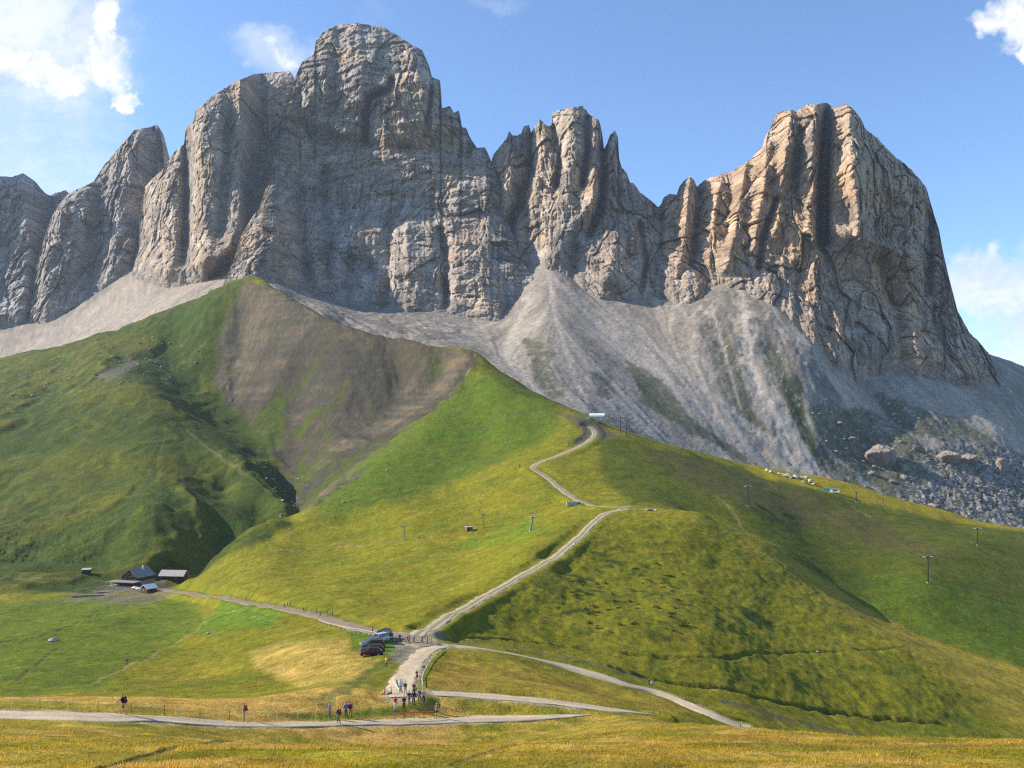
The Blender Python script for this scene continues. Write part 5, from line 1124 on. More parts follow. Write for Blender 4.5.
cars = [(371.5, 655.6, 8, (0.10, 0.010, 0.018), 'dark red hatchback, nearest of the parked cars', 'hatch'), (372.4, 652.2, 6, (0.035, 0.06, 0.055), 'dark green estate car between the red and the brown car', 'estate'),
        (373.2, 648.6, 10, (0.11, 0.07, 0.06), 'brown off-road car in the middle of the parked row', 'suv'), (371.4, 645.2, 24, (0.13, 0.20, 0.34), 'light blue estate car parked beyond the brown one', 'estate'),
        (378.6, 642.2, 48, (0.55, 0.57, 0.60), 'white off-road car near the far end of the row', 'suv'), (382.6, 639.6, 62, (0.03, 0.05, 0.09), 'dark blue van at the far end of the parked row', 'van')]
for a_ in cars: car(*a_)

# ---- mountain hut and its outbuildings
DKWOOD, REDW = paint('dark_larch', (0.055, 0.035, 0.024), 0.8, grain=0.3, scale=3, streak=0.15), paint('red_shutter', (0.28, 0.05, 0.03), 0.6)
SHINGLE, PALE = paint('weathered_shingle', (0.24, 0.215, 0.19), 0.85, grain=0.25, scale=2.5), paint('pale_sheet_roof', (0.40, 0.365, 0.33), 0.8, 0.0, grain=0.25, scale=1.5)
RENDER, STONE, PANE = paint('lime_render', (0.55, 0.52, 0.46), 0.9), paint('field_stone', (0.30, 0.27, 0.24), 0.9, grain=0.3, scale=2.0), paint('window_pane', (0.03, 0.04, 0.05), 0.1, spec=0.6, grain=0.02)
ROOFRED = paint('rusty_sheet_roof', (0.24, 0.10, 0.075), 0.7, grain=0.2, scale=1.5)
def window(parent, x, y, z, w=1.0, h=1.2, shutter=True):
    fr = MB().box((x, y, z), (w + 0.2, 0.12, h + 0.2)).build('window', paint('window_frame', (0.6, 0.58, 0.52)), parent)
    MB().box((x, y - 0.045, z), (w, 0.06, h)).build('pane', PANE, fr)
    if shutter:
        for s in (-1, 1): MB().box((x + s * (w * 0.5 + 0.38), y - 0.02, z), (0.48, 0.08, h + 0.1)).build('shutter', REDW, fr)
def gable(w, e, r, base=0.0): return [(-w / 2, base), (w / 2, base), (w / 2, e), (0, r), (-w / 2, e)]
def roof(parent, w, e, r, y0, y1, mat, th=0.28, over=0.9, ridge_x=0.0):
    sl_a = (r - e) / (w / 2); m = MB(); x = w / 2 + over; zl = e - over * sl_a
    m.prism([(-x, zl), (0, r + 0.02), (x, zl), (x, zl + th), (0, r + th + 0.06), (-x, zl + th)], y0 - over, y1 + over)
    return m.build('roof', mat, parent)
loc = G(139, 583.5, 430, 620); loc.z -= 0.5
t_ = thing('mountain_hut', 'large dark wooden mountain hut with grey gabled roof and red shutters', 'hut', loc, math.radians(-22))
MB().box((0, 0, 1.5), (11.4, 12.2, 3.0)).build('stone_base', STONE, t_)
MB().prism(gable(11, 5.6, 9.6, 2.9), -6.6, 5.6).build('wall', DKWOOD, t_)
rf = roof(t_, 11, 5.6, 9.6, -6.6, 5.6, paint('grey_sheet_roof', (0.29, 0.265, 0.25), 0.7, 0.0, grain=0.3, scale=0.8)); MB().box((1.6, 1.5, 9.6), (0.9, 0.9, 2.4)).build('chimney', RENDER, rf)
for x in (-3.6, 0, 3.6): window(t_, x, -6.64, 4.4)
for x in (-1.7, 1.7): window(t_, x, -6.64, 7.0, 0.9, 1.0)
for x in (-3.6, 3.6): window(t_, x, -6.74, 1.6, 1.0, 1.1, False)
MB().box((0, -6.75, 1.1), (1.3, 0.12, 2.2)).build('door', REDW, t_)
m = MB().box((0, -7.3, 5.75), (10.4, 1.3, 0.16)); [m.box((x, -7.9, 6.25), (0.1, 0.1, 1.0)) for x in np.linspace(-5.1, 5.1, 12)]; m.box((0, -7.9, 6.75), (10.4, 0.12, 0.12)); m.build('balcony', DKWOOD, t_)
# lean-to on its left, terrace in front
MB().box((-7.9, 1.0, 2.2), (4.6, 8.0, 4.4)).build('side_wing', DKWOOD, t_)
m = MB().prism([(-10.8, 4.3), (-5.5, 6.6), (-5.5, 6.85), (-10.8, 4.6)], -3.6, 5.6); m.build('side_roof', ROOFRED, t_)
loc = G(124, 588, 430, 600); t2 = thing('terrace', 'roofed sun terrace on posts in front of the mountain hut', 'terrace', loc, math.radians(-14))
MB().box((0, 0, 0.5), (17, 6, 1.6)).build('terrace_wall', STONE, t2); MB().box((0, 0, 3.6), (17.6, 6.6, 0.25)).build('terrace_roof', SHINGLE, t2)
for x in np.linspace(-8, 8, 6): MB().box((x, -2.8, 2.4), (0.25, 0.25, 2.3)).build('post', DKWOOD, t2)
MB().box((0, 2.7, 2.3), (16.5, 0.3, 2.2)).build('back_wall', DKWOOD, t2)
loc = G(173, 581, 430, 640); t_ = thing('barn', 'long low barn with pale grey roof and open dark front, right of the hut', 'barn', loc, math.radians(-6))
MB().box((0, 1.4, 2.0), (14.5, 5.0, 4.0)).build('wall', DKWOOD, t_); MB().box((-7.0, -2.0, 1.9), (0.5, 0.5, 4.2)).build('post', RENDER, t_); MB().box((7.0, -2.0, 1.9), (0.4, 0.4, 4.2)).build('post', DKWOOD, t_)
m = MB().add([(-8.2, -3.0, 3.4), (8.2, -3.0, 3.4), (8.2, 1.4, 6.6), (-8.2, 1.4, 6.6), (8.2, 5.2, 3.9), (-8.2, 5.2, 3.9)], [(0, 1, 2, 3), (3, 2, 4, 5)]); o_ = m.build('roof', PALE, t_); so_ = o_.modifiers.new('thick', 'SOLIDIFY'); so_.thickness = 0.25
MB().add([(7.25, -1.1, 4.0), (7.25, 3.9, 4.0), (7.25, 1.4, 6.4), (7.1, -1.1, 4.0), (7.1, 3.9, 4.0), (7.1, 1.4, 6.4)], [(0, 1, 2), (3, 5, 4), (0, 2, 5, 3), (1, 4, 5, 2), (0, 3, 4, 1)]).build('gable', DKWOOD, t_)
MB().box((2.0, -1.15, 1.6), (2.4, 0.15, 2.8)).build('door', paint('barn_door', (0.10, 0.065, 0.04), 0.8, grain=0.3), t_)
loc = G(86.5, 573.5, 430, 760); t_ = thing('shed', 'small dark shed with flat pale roof alone on the slope', 'shed', loc, math.radians(10))
MB().box((0, 0, 1.2), (4.4, 3.2, 2.6)).build('wall', DKWOOD, t_); MB().box((0, 0, 2.65), (5.2, 4.0, 0.22), 0, 1, 0.12).build('roof', PALE, t_); MB().box((0.8, -1.63, 0.95), (0.9, 0.08, 1.8)).build('door', paint('barn_door', (0.1, 0.065, 0.04)), t_)
loc = G(149, 592.5, 400, 560); t_ = thing('kiosk', 'small dark hut with bright white roof below the mountain hut', 'hut', loc, math.radians(-35))
MB().prism(gable(5.4, 2.6, 4.2), -2.6, 2.6).build('wall', DKWOOD, t_); roof(t_, 5.4, 2.6, 4.2, -2.6, 2.6, paint('white_sheet_roof', (0.75, 0.76, 0.78), 0.5), 0.2, 0.5); window(t_, -0.9, -2.64, 1.5, 0.9, 0.9, False); MB().box((1.2, -2.66, 1.0), (0.9, 0.1, 2.0)).build('door', REDW, t_)
for k, (px, py) in enumerate(((134.5, 591.5), (138.5, 592.5))):
    loc = G(px, py, 400, 560); t_ = thing('parasol', ['white parasol standing left of the white roofed hut', 'cream parasol standing close beside the white roofed hut'][k], 'parasol', loc, 0, 'parasols below the mountain hut')
    MB().tube([(0, 0, 0), (0, 0, 2.6)], 0.04).build('pole', DKWOOD, t_)
    m = MB(); n_ = 8; m.add([(1.6 * math.cos(2 * math.pi * i / n_), 1.6 * math.sin(2 * math.pi * i / n_), 2.15) for i in range(n_)] + [(0, 0, 2.8), (0, 0, 2.6)], [(i, (i + 1) % n_, n_) for i in range(n_)] + [((i + 1) % n_, i, n_ + 1) for i in range(n_)])
    m.build('canopy', paint('canvas%d' % k, [(0.75, 0.75, 0.74), (0.70, 0.64, 0.52)][k], 0.9), t_)
for (px, py, lab, sz) in ((88, 596.5, 'long grey retaining wall left below the mountain hut', (15, 0.8, 1.0)), (105, 593, 'short pale retaining wall next to the terrace', (8, 0.8, 0.9))):
    loc = G(px, py, 380, 560); o_ = MB().box((0, 0, sz[2] / 2 - 0.3), sz).box((0, 0, sz[2] - 0.22), (sz[0] + 0.2, sz[1] + 0.25, 0.16)).build('retaining_wall', paint('dry_stone', (0.27, 0.23, 0.19), 0.9, grain=0.3, scale=1.5)); tag(o_, lab, 'wall', None, loc, math.radians(12))

# ---- lift stations
TEAL, WHITEP, STEEL = paint('teal_sheet', (0.05, 0.24, 0.22), 0.5), paint('white_panel', (0.72, 0.75, 0.76), 0.5), paint('galvanised', (0.36, 0.40, 0.43), 0.45, 0.6)
loc = G(597, 421.5, 600, 800); loc.z -= 0.3
t_ = thing('lift_station', 'chairlift top station with white roof and teal ends at the road end', 'lift station', loc, math.radians(-8))
MB().box((0, 0, 0.3), (13, 6, 1.4)).build('platform', STONE, t_)
sec = [(-3.0, 4.3), (-2.7, 5.6), (-1.6, 6.5), (0, 6.8), (1.6, 6.5), (2.7, 5.6), (3.0, 4.3), (2.6, 4.3), (2.3, 5.3), (0, 6.2), (-2.3, 5.3), (-2.6, 4.3)]
m = MB(); n_ = len(sec); m.add([(-6, y, z) for y, z in sec] + [(6, y, z) for y, z in sec], [(i, (i + 1) % n_, n_ + (i + 1) % n_, n_ + i) for i in range(n_)] + [tuple(range(n_)), tuple(range(2 * n_ - 1, n_ - 1, -1))]); m.build('roof', WHITEP, t_)
m = MB(); m.add([(x, y, z) for x in (6.02, 7.6) for y, z in sec[:7]], [(i, i + 1, 8 + i, 7 + i) for i in range(6)] + [tuple(range(7)), tuple(range(13, 6, -1))]); m.build('end_cap', TEAL, t_)
m = MB().box((0, -2.9, 4.15), (12.6, 0.15, 0.35)); m.build('roof_edge', TEAL, t_)
for x in (-5, -1.7, 1.7, 5): MB().box((x, 0.6, 2.6), (0.5, 0.9, 3.6)).build('column', STEEL, t_)
MB().tube([(5.2, 0, 3.9), (5.2, 0, 4.15)], 2.1, 24).build('bullwheel', TRIM, t_)
MB().box((-8.3, -0.6, 1.5), (5.6, 4.2, 4.0)).build('cabin', WHITEP, t_); window(t_, -9.4, -2.72, 2.0, 1.4, 1.3, False); window(t_, -7.2, -2.72, 2.0, 1.4, 1.3, False); MB().box((-8.3, -0.6, 3.6), (6.0, 4.6, 0.2)).build('cabin_roof', TEAL, t_)
loc = G(832, 492.0, 600, 780); t_ = thing('drag_lift_station', 'small white and teal lift hut on the far crest', 'lift station', loc, math.radians(-20))
MB().box((2, 0, 1.2), (7, 4, 2.6)).build('wall', WHITEP, t_); MB().box((2, 0, 2.62), (7.6, 4.6, 0.22)).build('roof', STEEL, t_); MB().box((-4, 0, 1.3), (5, 3.4, 2.6)).build('side_wing', TEAL, t_); window(t_, 2, -2.04, 1.4, 3.2, 1.0, False); MB().box((-4, 0, 2.72), (5.4, 3.8, 0.2)).build('side_roof', TEAL, t_)
loc = G(469, 531, 380, 560); t_ = thing('shed', 'small brown shed with pale flat roof on the central meadow', 'shed', loc, math.radians(22))
MB().box((0, 0, 1.0), (3.2, 2.4, 2.2)).build('wall', paint('brown_boards', (0.20, 0.11, 0.07), 0.8, grain=0.25), t_); MB().box((0, 0, 2.2), (3.8, 3.0, 0.2)).build('roof', paint('pink_sheet', (0.5, 0.42, 0.40)), t_); MB().box((-0.6, -1.23, 0.9), (0.8, 0.06, 1.8)).build('door', DKWOOD, t_)
loc = G(573.5, 505, 420, 560); t_ = thing('concrete_tank', 'low grey concrete tank beside the upper track', 'tank', loc, math.radians(4))
MB().box((0, 0, 0.7), (7.2, 2.6, 1.7)).build('tank_wall', paint('concrete', (0.34, 0.34, 0.33), 0.9, grain=0.2, scale=1.5), t_); MB().box((0.2, 0, 1.6), (7.6, 3.0, 0.16)).build('cover_slab', STEEL, t_); MB().box((2.6, -1.33, 0.7), (1.0, 0.08, 1.2)).build('hatch', TRIM, t_)

# ---- lift pylons
PGREEN = paint('pylon_green', (0.012, 0.040, 0.036), 0.7); PGREY = paint('pylon_grey', (0.12, 0.125, 0.12), 0.7)
def pylon(px, py, top, label, mat, arm=3.6, rz=0, lean=0.0, d0=300, d1=800, r=0.34):
    loc = G(px, py, d0, d1); h = (py - top) / F * loc.y
    t_ = thing('lift_pylon', label, 'pylon', loc, math.radians(rz), 'ski lift pylons on the meadows')
    MB().box((0, 0, 0.1), (1.1, 1.1, 0.7)).build('footing', paint('concrete', (0.34, 0.34, 0.33)), t_)
    tx = lean * h
    MB().tube([(0, 0, 0.4), (tx * 0.5, 0, h * 0.5), (tx, 0, h)], [r, r * 0.82, r * 0.62], 12).build('post', mat, t_)
    MB().box((tx, 0, h - 0.45), (arm, 0.4, 0.36)).build('crossarm', mat, t_)
    for s in (-1, 1):
        m = MB().box((tx + s * arm * 0.46, 0, h - 0.10), (0.32, 2.4, 0.26))
        for y in (-0.9, -0.3, 0.3, 0.9): m.tube([(tx + s * arm * 0.46 - 0.14, y, h - 0.30), (tx + s * arm * 0.46 + 0.14, y, h - 0.30)], 0.22, 10)
        m.build('sheave_train', STEEL, t_)
    m = MB()
    for s in (-1, 1): m.tube([(tx + s * 0.14, -r - 0.12, 0.6), (tx + s * 0.14, -r * 0.6 - 0.12, h - 0.7)], 0.03, 5)
    for z in np.arange(0.9, h - 0.8, 0.5): m.box((tx * z / h, -r * (1 - 0.38 * z / h) - 0.12, z), (0.30, 0.04, 0.04))
    m.build('ladder', mat, t_)
    m = MB().box((tx, 0.25, h + 0.35), (1.2, 0.5, 0.08))
    for s in (-1, 1): m.box((tx + s * 0.55, 0.25, h + 0.02), (0.07, 0.07, 0.66))
    m.build('lifting_frame', STEEL, t_)
pylon(748, 506.5, 486, 'dark green pylon left of the lift hut, alone on the right slope', PGREEN, 3.6, 10)
pylon(928, 583, 556.5, 'tall dark green pylon, nearest on the right slope', PGREEN, 4.6, 12, d0=330)
pylon(977.5, 545.5, 528, 'green pylon close to the right edge of the photo', PGREEN, 4.0, 12, d0=400)
pylon(856.5, 502.5, 492, 'short dark pylon just right of the white and teal lift hut', PGREEN, 4.4, 8, d0=500)
pylon(883, 505.5, 494, 'thin dark pylon on the yellow crest, second right of the lift hut', PGREEN, 1.6, 8, d0=500, r=0.24)
pylon(620.5, 433.5, 417, 'dark pylon nearer to the top station, left of a pair', PGREEN, 4.8, 0, d0=560)
pylon(626.5, 436, 420, 'dark pylon right of a pair below the top station', PGREEN, 4.8, 0, d0=560)
pylon(405, 540, 526, 'thin grey drag lift pylon on the left of the central meadow', PGREY, 3.0, 0, -0.08, d0=330, r=0.2)
pylon(484, 528, 514, 'grey drag lift pylon right of the brown shed', PGREY, 2.6, 0, -0.05, d0=330, r=0.22)
pylon(530.5, 531, 516.5, 'leaning green drag lift pylon with pale concrete footing', paint('pylon_pale_green', (0.10, 0.22, 0.17), 0.5), 2.6, 20, 0.18, d0=330, r=0.42)

# ---- fences along the paths
PWHITE, PBROWN = paint('white_post', (0.60, 0.55, 0.45), 0.8), paint('brown_post', (0.13, 0.075, 0.045), 0.8)
def fence(name, label, pts, d0, d1, height, post_mats, wire_mat, wires=(0.95,), pr=0.028, wr=0.008, group=None, lean=None):
    base = [G(px, py, d0, d1, False) for px, py in pts]; o0 = base[len(base) // 2]
    t_ = thing(name, label, 'fence', o0, 0, group)
    for i, b in enumerate(base):
        q = b - o0; dx = (lean or {}).get(i, 0.0)
        MB().tube([q + Vector((0, 0, -0.3)), q + Vector((dx, 0, height))], pr, 8).build('post', post_mats[i % len(post_mats)] if isinstance(post_mats, list) else post_mats, t_)
    for w in wires:
        m = MB()
        for a_, b_ in zip(base[:-1], base[1:]):
            a2, b2 = a_ - o0 + Vector((0, 0, w * height)), b_ - o0 + Vector((0, 0, w * height))
            m.tube([a2, (a2 + b2) / 2 - Vector((0, 0, 0.05 * height)), b2], wr, 5)
        m.build('rope', wire_mat, t_)
    return t_
fence('rope_fence', 'pale rope fence on posts along the far side of the gravel path', [(-22, 711), (10, 711), (40, 711.5), (68, 711.8), (98, 712.6), (131, 714), (164.5, 715.6), (176, 716.4), (200, 718), (220, 719.2), (229.5, 719.8), (254, 720.0), (277, 719.5), (298, 719), (316, 718.2), (330, 717.0), (361, 714.0), (374, 712.4), (386, 710.5)], 60, 130, 1.05,
      [PWHITE, PWHITE, PBROWN, PWHITE, PBROWN, PBROWN, PBROWN, PWHITE, PBROWN, PWHITE, PBROWN] + [PWHITE] * 9, PWHITE, lean={1: 0.3})
fence('net_fence', 'orange net fence on thin posts beside the lone hiker', [(394, 720.6), (404, 720.4), (414, 720.0), (424, 719.6), (434, 719.2)], 90, 125, 0.95, PBROWN, paint('orange_net', (0.65, 0.16, 0.04), 0.7), (1.0, 0.93), 0.03, 0.035)
fence('rail_fence', 'pale post and rail fence along the lower edge of the hut road', [(319.3, 623.4), (323, 625.4), (329, 627.2), (334, 628.4), (339, 629.6), (344, 630.6), (349, 631.8), (354.5, 632.8), (359, 633.6), (364, 634.6), (369, 635.6), (375, 636.8), (381, 638.0)], 170, 300, 1.1, PWHITE, paint('rail_wood', (0.52, 0.48, 0.42), 0.8), (0.9,), 0.08, 0.05)
fence('log_rail', 'low pale log rail along the right verge of the wide road', [(448, 648.5), (441, 651.5), (436, 656), (431, 662), (427, 668), (424, 674), (422, 681), (422.5, 688)], 100, 200, 0.42, paint('rail_wood', (0.52, 0.48, 0.42)), paint('rail_wood', (0.52, 0.48, 0.42)), (0.95,), 0.07, 0.06)
fence('log_rail', 'short white log rail at the left edge of the wide road end', [(393.5, 680.5), (394, 684.5), (396, 688.5), (399, 692.5)], 90, 150, 0.42, PWHITE, PWHITE, (0.95,), 0.07, 0.06)
for px, py, lab in ((568.5, 446, 'weathered wooden post beside the bend below the top station'), (519.5, 468, 'weathered wooden post left of the hairpin of the upper track')):
    o_ = MB().tube([(0, 0, -0.3), (0, 0, 2.6)], [0.22, 0.18], 8).box((0, 0, 2.4), (1.2, 0.12, 0.3)).build('wooden_post', PBROWN); tag(o_, lab, 'post', None, G(px, py, 450, 760))

# ---- boulders and stones
ROCKM = paint('boulder_stone', (0.215, 0.188, 0.158), 0.95, grain=0.45, scale=1.6); ROCKP = paint('pale_boulder_stone', (0.42, 0.38, 0.31), 0.95, grain=0.35, scale=1.6)
def rock_mesh(seed, squash=0.7, det=3):
    bm = bmesh.new(); bmesh.ops.create_icosphere(bm, subdivisions=det, radius=1.0)
    co_ = np.array([v.co for v in bm.verts]); r_ = random.Random(seed)
    for _ in range(11):
        nrm = Vector((r_.gauss(0, 1), r_.gauss(0, 1), r_.gauss(0, 0.8))).normalized(); k = r_.uniform(0.5, 0.86); dd = co_ @ np.array(nrm)
        co_ = co_ - np.outer(np.maximum(dd - k, 0) * 0.92, np.array(nrm))
    co_ = co_ * (1 + 0.10 * fbm(co_[:, 0] * 2 + seed, co_[:, 1] * 2 + co_[:, 2] * 1.7, seed, 3))[:, None]
    for v, q in zip(bm.verts, co_): v.co = q
    for v in bm.verts: v.co.z *= squash
    me = bpy.data.meshes.new('boulder'); bm.to_mesh(me); bm.free(); return me
ROCKS = [rock_mesh(s, sq) for s, sq in ((1, 0.7), (2, 0.8), (3, 0.55), (4, 0.75), (5, 0.65))]
for me in ROCKS: me.materials.append(None)
def boulder(px, py, wpx, label, group, k=0, d0=100, d1=1400, mat=None, name='boulder', sx=1.0, sz=1.0, sink=0.3):
    loc = G(px, py, d0, d1); s = wpx / 2 / F * loc.y
    o = link(name, ROCKS[k % 5]); loc.z += s * sz * (0.7 - sink); o.location = loc; o.scale = (s, s * sx, s * sz); o.rotation_euler = (random.uniform(-.15, .15), random.uniform(-.15, .15), random.uniform(0, 6.28))
    o.material_slots[0].link = 'OBJECT'; o.material_slots[0].material = mat or ROCKM
    return tag(o, label, 'rock', group)
big = [(875, 459, 38, 'largest rock outcrop in the green hollow below the rock pyramid', 1.0, 0.95), (871, 474, 9, 'rounded boulder just below the largest outcrop', 1, 1.1), (904, 469, 11, 'boulder right of the largest outcrop, in the hollow', 1, 1), (905, 478, 9, 'boulder below another one at the right rim of the hollow', 1, 1), (893, 482, 10, 'grey boulder low in the green hollow', 1, .8),
       (945, 459, 28, 'broad rock step at the upper edge of the rubble field', 1, 0.75), (966, 460, 22, 'second rock step at the upper edge of the rubble field', 1, 0.8), (1000, 466, 20, 'pale rock block near the right edge of the photo', 1, 0.85), (934, 506, 12, 'flat grey boulder at the foot of the rubble field', 1, .6), (904, 500, 6, 'small pale boulder just above the yellow crest', 1, .8),
       (850, 440, 12, 'grey boulder above left of the largest outcrop', 1, .8), (838, 424, 10, 'grey boulder high in the green scree', 1, .8)]
def crag_mesh(seed):
    bm = bmesh.new(); bmesh.ops.create_icosphere(bm, subdivisions=5, radius=1.0); q = np.array([v.co for v in bm.verts]); r_ = random.Random(seed)
    for _ in range(16):
        nrm = np.array(Vector((r_.gauss(0, 1), r_.gauss(0, 1), r_.gauss(0, 0.7))).normalized()); k = r_.uniform(0.45, 0.85)
        q = q - np.outer(np.maximum(q @ nrm - k, 0) * 0.85, nrm)
    w_ = q[:, 2] * 0.6; q[:, 2] += 0.28 * np.maximum(0, -q[:, 0])
    q = q * (1 + 0.22 * fbm(q[:, 0] * 1.6 + seed, q[:, 1] * 1.6 + w_, seed, 5, 0.6) - 0.10 * np.abs(perlin(q[:, 0] * 5 + q[:, 1] * 4, w_ * 1.5 + seed, seed + 3)))[:, None]
    for v, c in zip(bm.verts, q): v.co = c
    me = bpy.data.meshes.new('rock_outcrop'); bm.to_mesh(me); bm.free(); me.materials.append(None); return me
CRAGS = [crag_mesh(s) for s in (21, 22, 23)]; CRAGM = ground_material('crag_rock', (0.05, 0.25), (0.35, 0.35), ((0.12, 2.5), (0.5, 0.8)))
for nd_ in CRAGM.node_tree.nodes:
    if nd_.type == 'ATTRIBUTE':
        rg = CRAGM.node_tree.nodes.new('ShaderNodeRGB'); rg.outputs[0].default_value = (0.25, 0.215, 0.185, 1)
        for lk_ in list(nd_.outputs['Color'].links): CRAGM.node_tree.links.new(rg.outputs[0], lk_.to_socket)
_R = ROCKS; ROCKS = [CRAGS[i % 3] for i in range(5)]
for i, (px, py, w, lab, sx, sz) in enumerate(big):
    o = boulder(px, py, w * 1.08, lab, 'large rocks below the rock pyramid', i, 900, 1400, CRAGM, 'rock_outcrop', sx, sz * 0.8, 0.62); o.rotation_euler = (0, 0, (0.3, 1.9, 4.0, 2.6, 5.2)[i % 5] if i else 0.15)
ROCKS = _R
pale = [(767, 470, 6), (771, 471.5, 5), (783, 474, 5), (787, 476, 8), (791, 477, 7), (796, 477.5, 9), (801, 478.5, 7), (806, 477, 6), (810, 481, 7), (814, 484, 6), (779, 473, 4), (804, 482, 5)]
for i, (px, py, w) in enumerate(pale): boulder(px, py + 1, w, 'one of the pale limestone blocks heaped on the sunny crest', 'pale blocks on the crest', i, 560, 780, ROCKP, sz=0.8)
for px, py, w, lab, a_, b_ in ((624, 651, 4.5, 'single white stone at the foot of the green hill', 190, 300), (817, 652, 4, 'white stone beside the ditch on the green hill', 250, 400), (649, 510, 7, 'pale stone slab on top of the green hill', 380, 480), (655, 510.5, 5, 'small whitish stone right of the slab on the hill top', 380, 480), (53, 641, 9, 'whitish stone beside the brook in the green field', 200, 420), (208, 634, 6, 'grey stone at the corner of the bright green patch', 240, 420)):
    boulder(px, py, w, lab, None, random.randrange(5), a_, b_, ROCKP, sz=0.55)
def scatter(poly, n_, d0, d1, wmin, wmax, label, group, mat, name='boulder'):
    xs_ = [q[0] for q in poly]; ys_ = [q[1] for q in poly]; c_ = 0; tries = 0
    while c_ < n_ and tries < n_ * 20:
        tries += 1
        x, y = random.uniform(min(xs_), max(xs_)), random.uniform(min(ys_), max(ys_))
        if in_poly(np.array([x]), np.array([y]), poly, 0.5)[0] < 0.5: continue
        w = wmin * (wmax / wmin) ** (random.random() ** 1.8)
        boulder(x, y, w, label, group, random.randrange(5), d0, d1, mat, name, random.uniform(0.7, 1.2), random.uniform(0.6, 1.0)); c_ += 1
scatter([(895, 460), (925, 448), (1024, 462), (1024, 522), (930, 508), (905, 498)], 250, 900, 1350, 1.8, 5.2, 'grey boulder among many in the rubble field under the rock pyramid', 'boulders of the rubble field', ROCKM)
scatter([(800, 395), (850, 400), (900, 425), (930, 460), (905, 505), (850, 488)], 60, 900, 1350, 1.8, 6, 'grey boulder scattered over the green hollow', 'boulders of the green hollow', ROCKM)
scatter([(100, 340), (150, 335), (190, 335), (205, 320), (215, 345), (190, 380), (110, 385), (40, 400), (0, 415), (0, 385)], 90, 850, 1330, 1.2, 4.0, 'whitish stone scattered over the upper left hill', 'stones on the upper left hill', ROCKP, 'stone')
scatter([(262, 450), (280, 488), (300, 470), (312, 480), (302, 505), (284, 530), (276, 530), (284, 505), (258, 470)], 60, 560, 900, 1.4, 4.5, 'whitish stone in the bed of the shale gully', 'stones in the shale gully', ROCKP, 'stone')
scatter([(300, 520), (370, 470), (400, 470), (340, 520), (260, 545), (220, 560)], 16, 480, 760, 1.2, 4.0, 'whitish stone on the meadow above the gully', 'stones on the meadow above the gully', ROCKP, 'stone')

# ---- trees and shrubs
NEEDLE = paint('dark_needles', (0.018, 0.032, 0.014), 0.9, grain=0.4, scale=1.5); BARK = paint('bark', (0.08, 0.055, 0.04), 0.9)
def conifer(seed):
    r_ = random.Random(seed); v = []; f = []
    for k in range(340):
        z = r_.random() ** 0.8; rad = (1 - z) * 0.26 * (0.75 + 0.35 * math.sin(z * 26)) + 0.01; a_ = r_.random() * 6.283; rr_ = rad * r_.uniform(0.45, 1.0)
        p_ = Vector((math.cos(a_) * rr_, math.sin(a_) * rr_, 0.08 + z * 0.92)); o_ = Vector((math.cos(a_), math.sin(a_), -0.45)) * 0.10; sd_ = Vector((-math.sin(a_), math.cos(a_), 0)) * 0.035
        b_ = len(v); v += [tuple(p_ - sd_), tuple(p_ + sd_), tuple(p_ + o_ + Vector((0, 0, r_.uniform(-.02, .02))))]; f.append((b_, b_ + 1, b_ + 2))
    me = bpy.data.meshes.new('crown'); me.from_pydata(v, [], f); return me
CM = [conifer(s) for s in (1, 2)]; TM = MB().tube([(0, 0, -0.05), (0, 0, 0.9)], [0.028, 0.006], 6).mesh('trunk'); TM.materials.append(BARK)
for m in CM: m.materials.append(NEEDLE)
for i, (px, py, hpx, lab) in enumerate(((933, 504, 8, 'small dark spruce at the left foot of the rubble field'), (982, 500, 7, 'small dark spruce in the middle of the rubble field'), (997, 508, 8, 'small dark spruce low in the rubble field'), (968, 488, 6, 'tiny dark spruce high in the rubble field'), (1011, 513, 8, 'small dark spruce near the right edge of the photo'), (898, 479, 7, 'dark spruce between boulders of the green hollow'), (888, 500, 6, 'tiny spruce on the rim above the yellow crest'))):
    loc = G(px, py, 880, 1300); t_ = thing('spruce_tree', lab, 'tree', loc, i, 'small spruces among the rubble'); s = hpx / F * loc.y; t_.scale = (s, s, s)
    link('crown', CM[i % 2], None, t_); link('trunk', TM, None, t_)
def bush_mesh(seed, n_=260):
    r_ = random.Random(seed); v = []; f = []
    cl_ = [Vector((r_.uniform(-.8, .8), r_.uniform(-.6, .6), r_.uniform(0.1, 0.35))) for _ in range(6)]
    for k in range(n_):
        c_ = r_.choice(cl_); d_ = Vector((r_.gauss(0, 1), r_.gauss(0, 1), r_.gauss(0, 1))).normalized(); p_ = c_ + Vector((d_.x * 0.42, d_.y * 0.42, abs(d_.z) * 0.30)) * r_.uniform(0.5, 1.05)
        a_ = Vector((r_.gauss(0, 1), r_.gauss(0, 1), r_.gauss(0, 1))).normalized() * 0.10; b_ = d_.cross(a_).normalized() * 0.08
        q = len(v); v += [tuple(p_ - a_), tuple(p_ + b_), tuple(p_ + a_), tuple(p_ - b_)]; f.append((q, q + 1, q + 2, q + 3))
    me = bpy.data.meshes.new('shrub'); me.from_pydata(v, [], f); return me
BUSHM = [bush_mesh(s) for s in (1, 2, 3)]; LEAF = paint('juniper_leaves', (0.065, 0.085, 0.016), 0.9, grain=0.4, scale=0.8)
for m in BUSHM: m.materials.append(LEAF)
bp = [(540, 580), (600, 548), (660, 556), (715, 590), (745, 640), (700, 645), (600, 632), (530, 620)]; c_ = 0
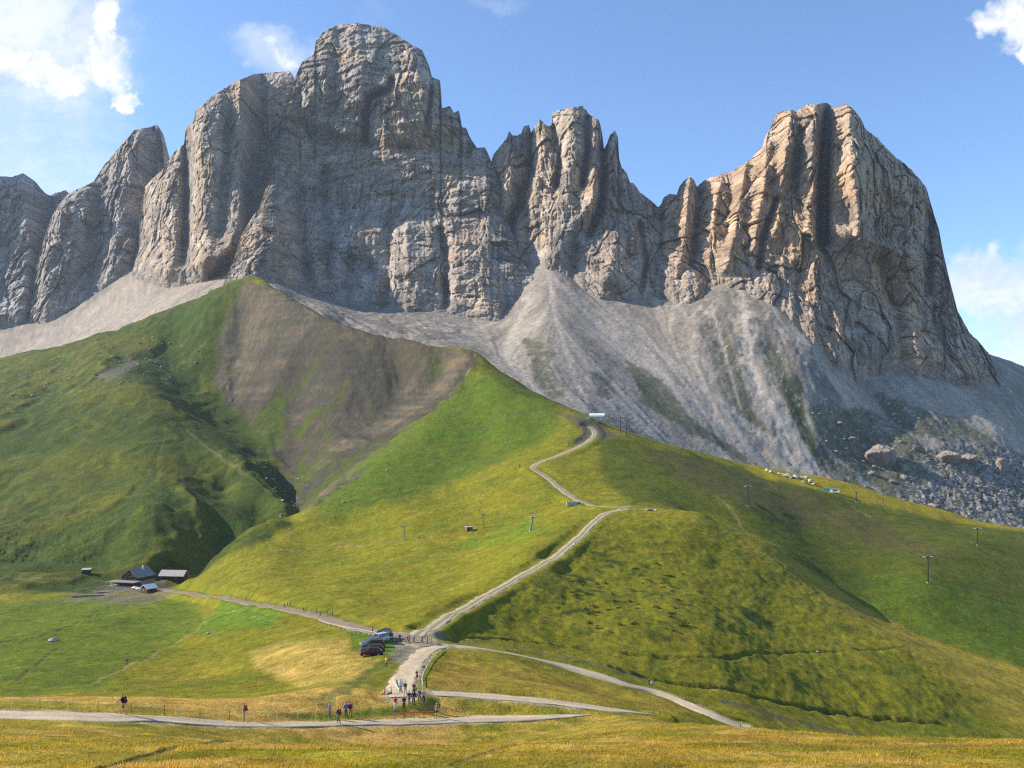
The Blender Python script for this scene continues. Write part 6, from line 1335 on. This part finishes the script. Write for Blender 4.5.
while c_ < 70:
    x, y = random.gauss(625, 70), random.gauss(595, 32)
    if in_poly(np.array([x]), np.array([y]), bp, 0.5)[0] < 0.5: continue
    o = link('shrub', random.choice(BUSHM)); s = random.uniform(0.5, 1.25); o.location = G(x, y, 200, 420) - Vector((0, 0, 0.05)); o.scale = (s * 1.5, s * 1.2, s * 0.8); o.rotation_euler = (0, 0, random.random() * 6.28)
    tag(o, 'low dark juniper shrub on the face of the green hill', 'shrub', 'low junipers on the green hill'); c_ += 1

# ---- grass of the near meadow: one mass of blades
ng = 90000
gp = rng.uniform(-40, 1064, ng); gd = np.exp(rng.uniform(math.log(17), math.log(115), ng)); gx_ = (gp - CX) / F * gd
gpx_ok = (zsample(ROADMASK, gp, gd) < 0.6) & ((gd < 70) | (gp < 460))
dens = 0.35 + 0.65 * sstep(-0.2, 0.4, fbm(gx_ / 5, gd / 4, 301, 3))
ok = gpx_ok & (rng.random(ng) < dens); gp, gd, gx_ = gp[ok], gd[ok], gx_[ok]; ng = len(gp)
gzv = zsample(Z2, gp, gd)
cov = np.stack([zsample(C[..., k], gp, gd) for k in range(3)], 1)
bl = 3; ctr = np.repeat(np.c_[gx_, gd, gzv], bl, 0) + np.c_[rng.normal(0, 0.05, (ng * bl, 2)), np.zeros(ng * bl)]
hh = rng.gamma(5, 0.013, ng * bl) * np.repeat(0.65 + 0.7 * sstep(0.0, 0.5, fbm(gx_ / 3, gd / 3, 303, 2)), bl); th_ = rng.uniform(0, 6.283, ng * bl); wd_ = (0.006 + 0.00030 * ctr[:, 1])
lx_ = rng.normal(0.05, 0.06, ng * bl) * hh / 0.15; ly_ = rng.normal(0, 0.05, ng * bl) * hh / 0.15
a0 = ctr + np.c_[np.cos(th_) * wd_, np.sin(th_) * wd_, np.full(ng * bl, -0.02)]; a1_ = ctr - np.c_[np.cos(th_) * wd_, np.sin(th_) * wd_, np.full(ng * bl, 0.02)]
a2_ = ctr + np.c_[lx_, ly_, hh]
vv = np.stack([a0, a1_, a2_], 1).reshape(-1, 3)
cb = np.repeat(cov, bl, 0) * np.array([[1.35, 1.2, 1.1]]) * rng.uniform(0.8, 1.35, (ng * bl, 1)) * np.where(rng.random((ng * bl, 1)) < 0.22, np.array([[1.35, 1.25, 1.3]]), np.array([[1, 1, 1.0]]))
gm = np_mesh('grass', vv, np.arange(len(vv)).reshape(-1, 3), np.clip(np.repeat(cb, 3, 0), 0, 0.9), smooth=False)
mg, tg_, bg_ = mat_new('dry_grass')
tl_ = tg_.nodes.new('ShaderNodeBsdfTranslucent'); ms_ = tg_.nodes.new('ShaderNodeMixShader'); ms_.inputs[0].default_value = 0.5; om_ = tg_.nodes['Material Output']
tg_.links.new(bg_.outputs[0], ms_.inputs[1]); tg_.links.new(tl_.outputs[0], ms_.inputs[2]); tg_.links.new(ms_.outputs[0], om_.inputs['Surface'])
at_ = tg_.nodes.new('ShaderNodeAttribute'); at_.attribute_name = 'cover'; tg_.links.new(at_.outputs['Color'], bg_.inputs['Base Color']); tg_.links.new(at_.outputs['Color'], tl_.inputs['Color']); bg_.inputs['Roughness'].default_value = 0.9; bg_.inputs['Specular IOR Level'].default_value = 0.1
link('grass', gm, mg, kind='stuff', label='dry golden and green grass of the near meadow')
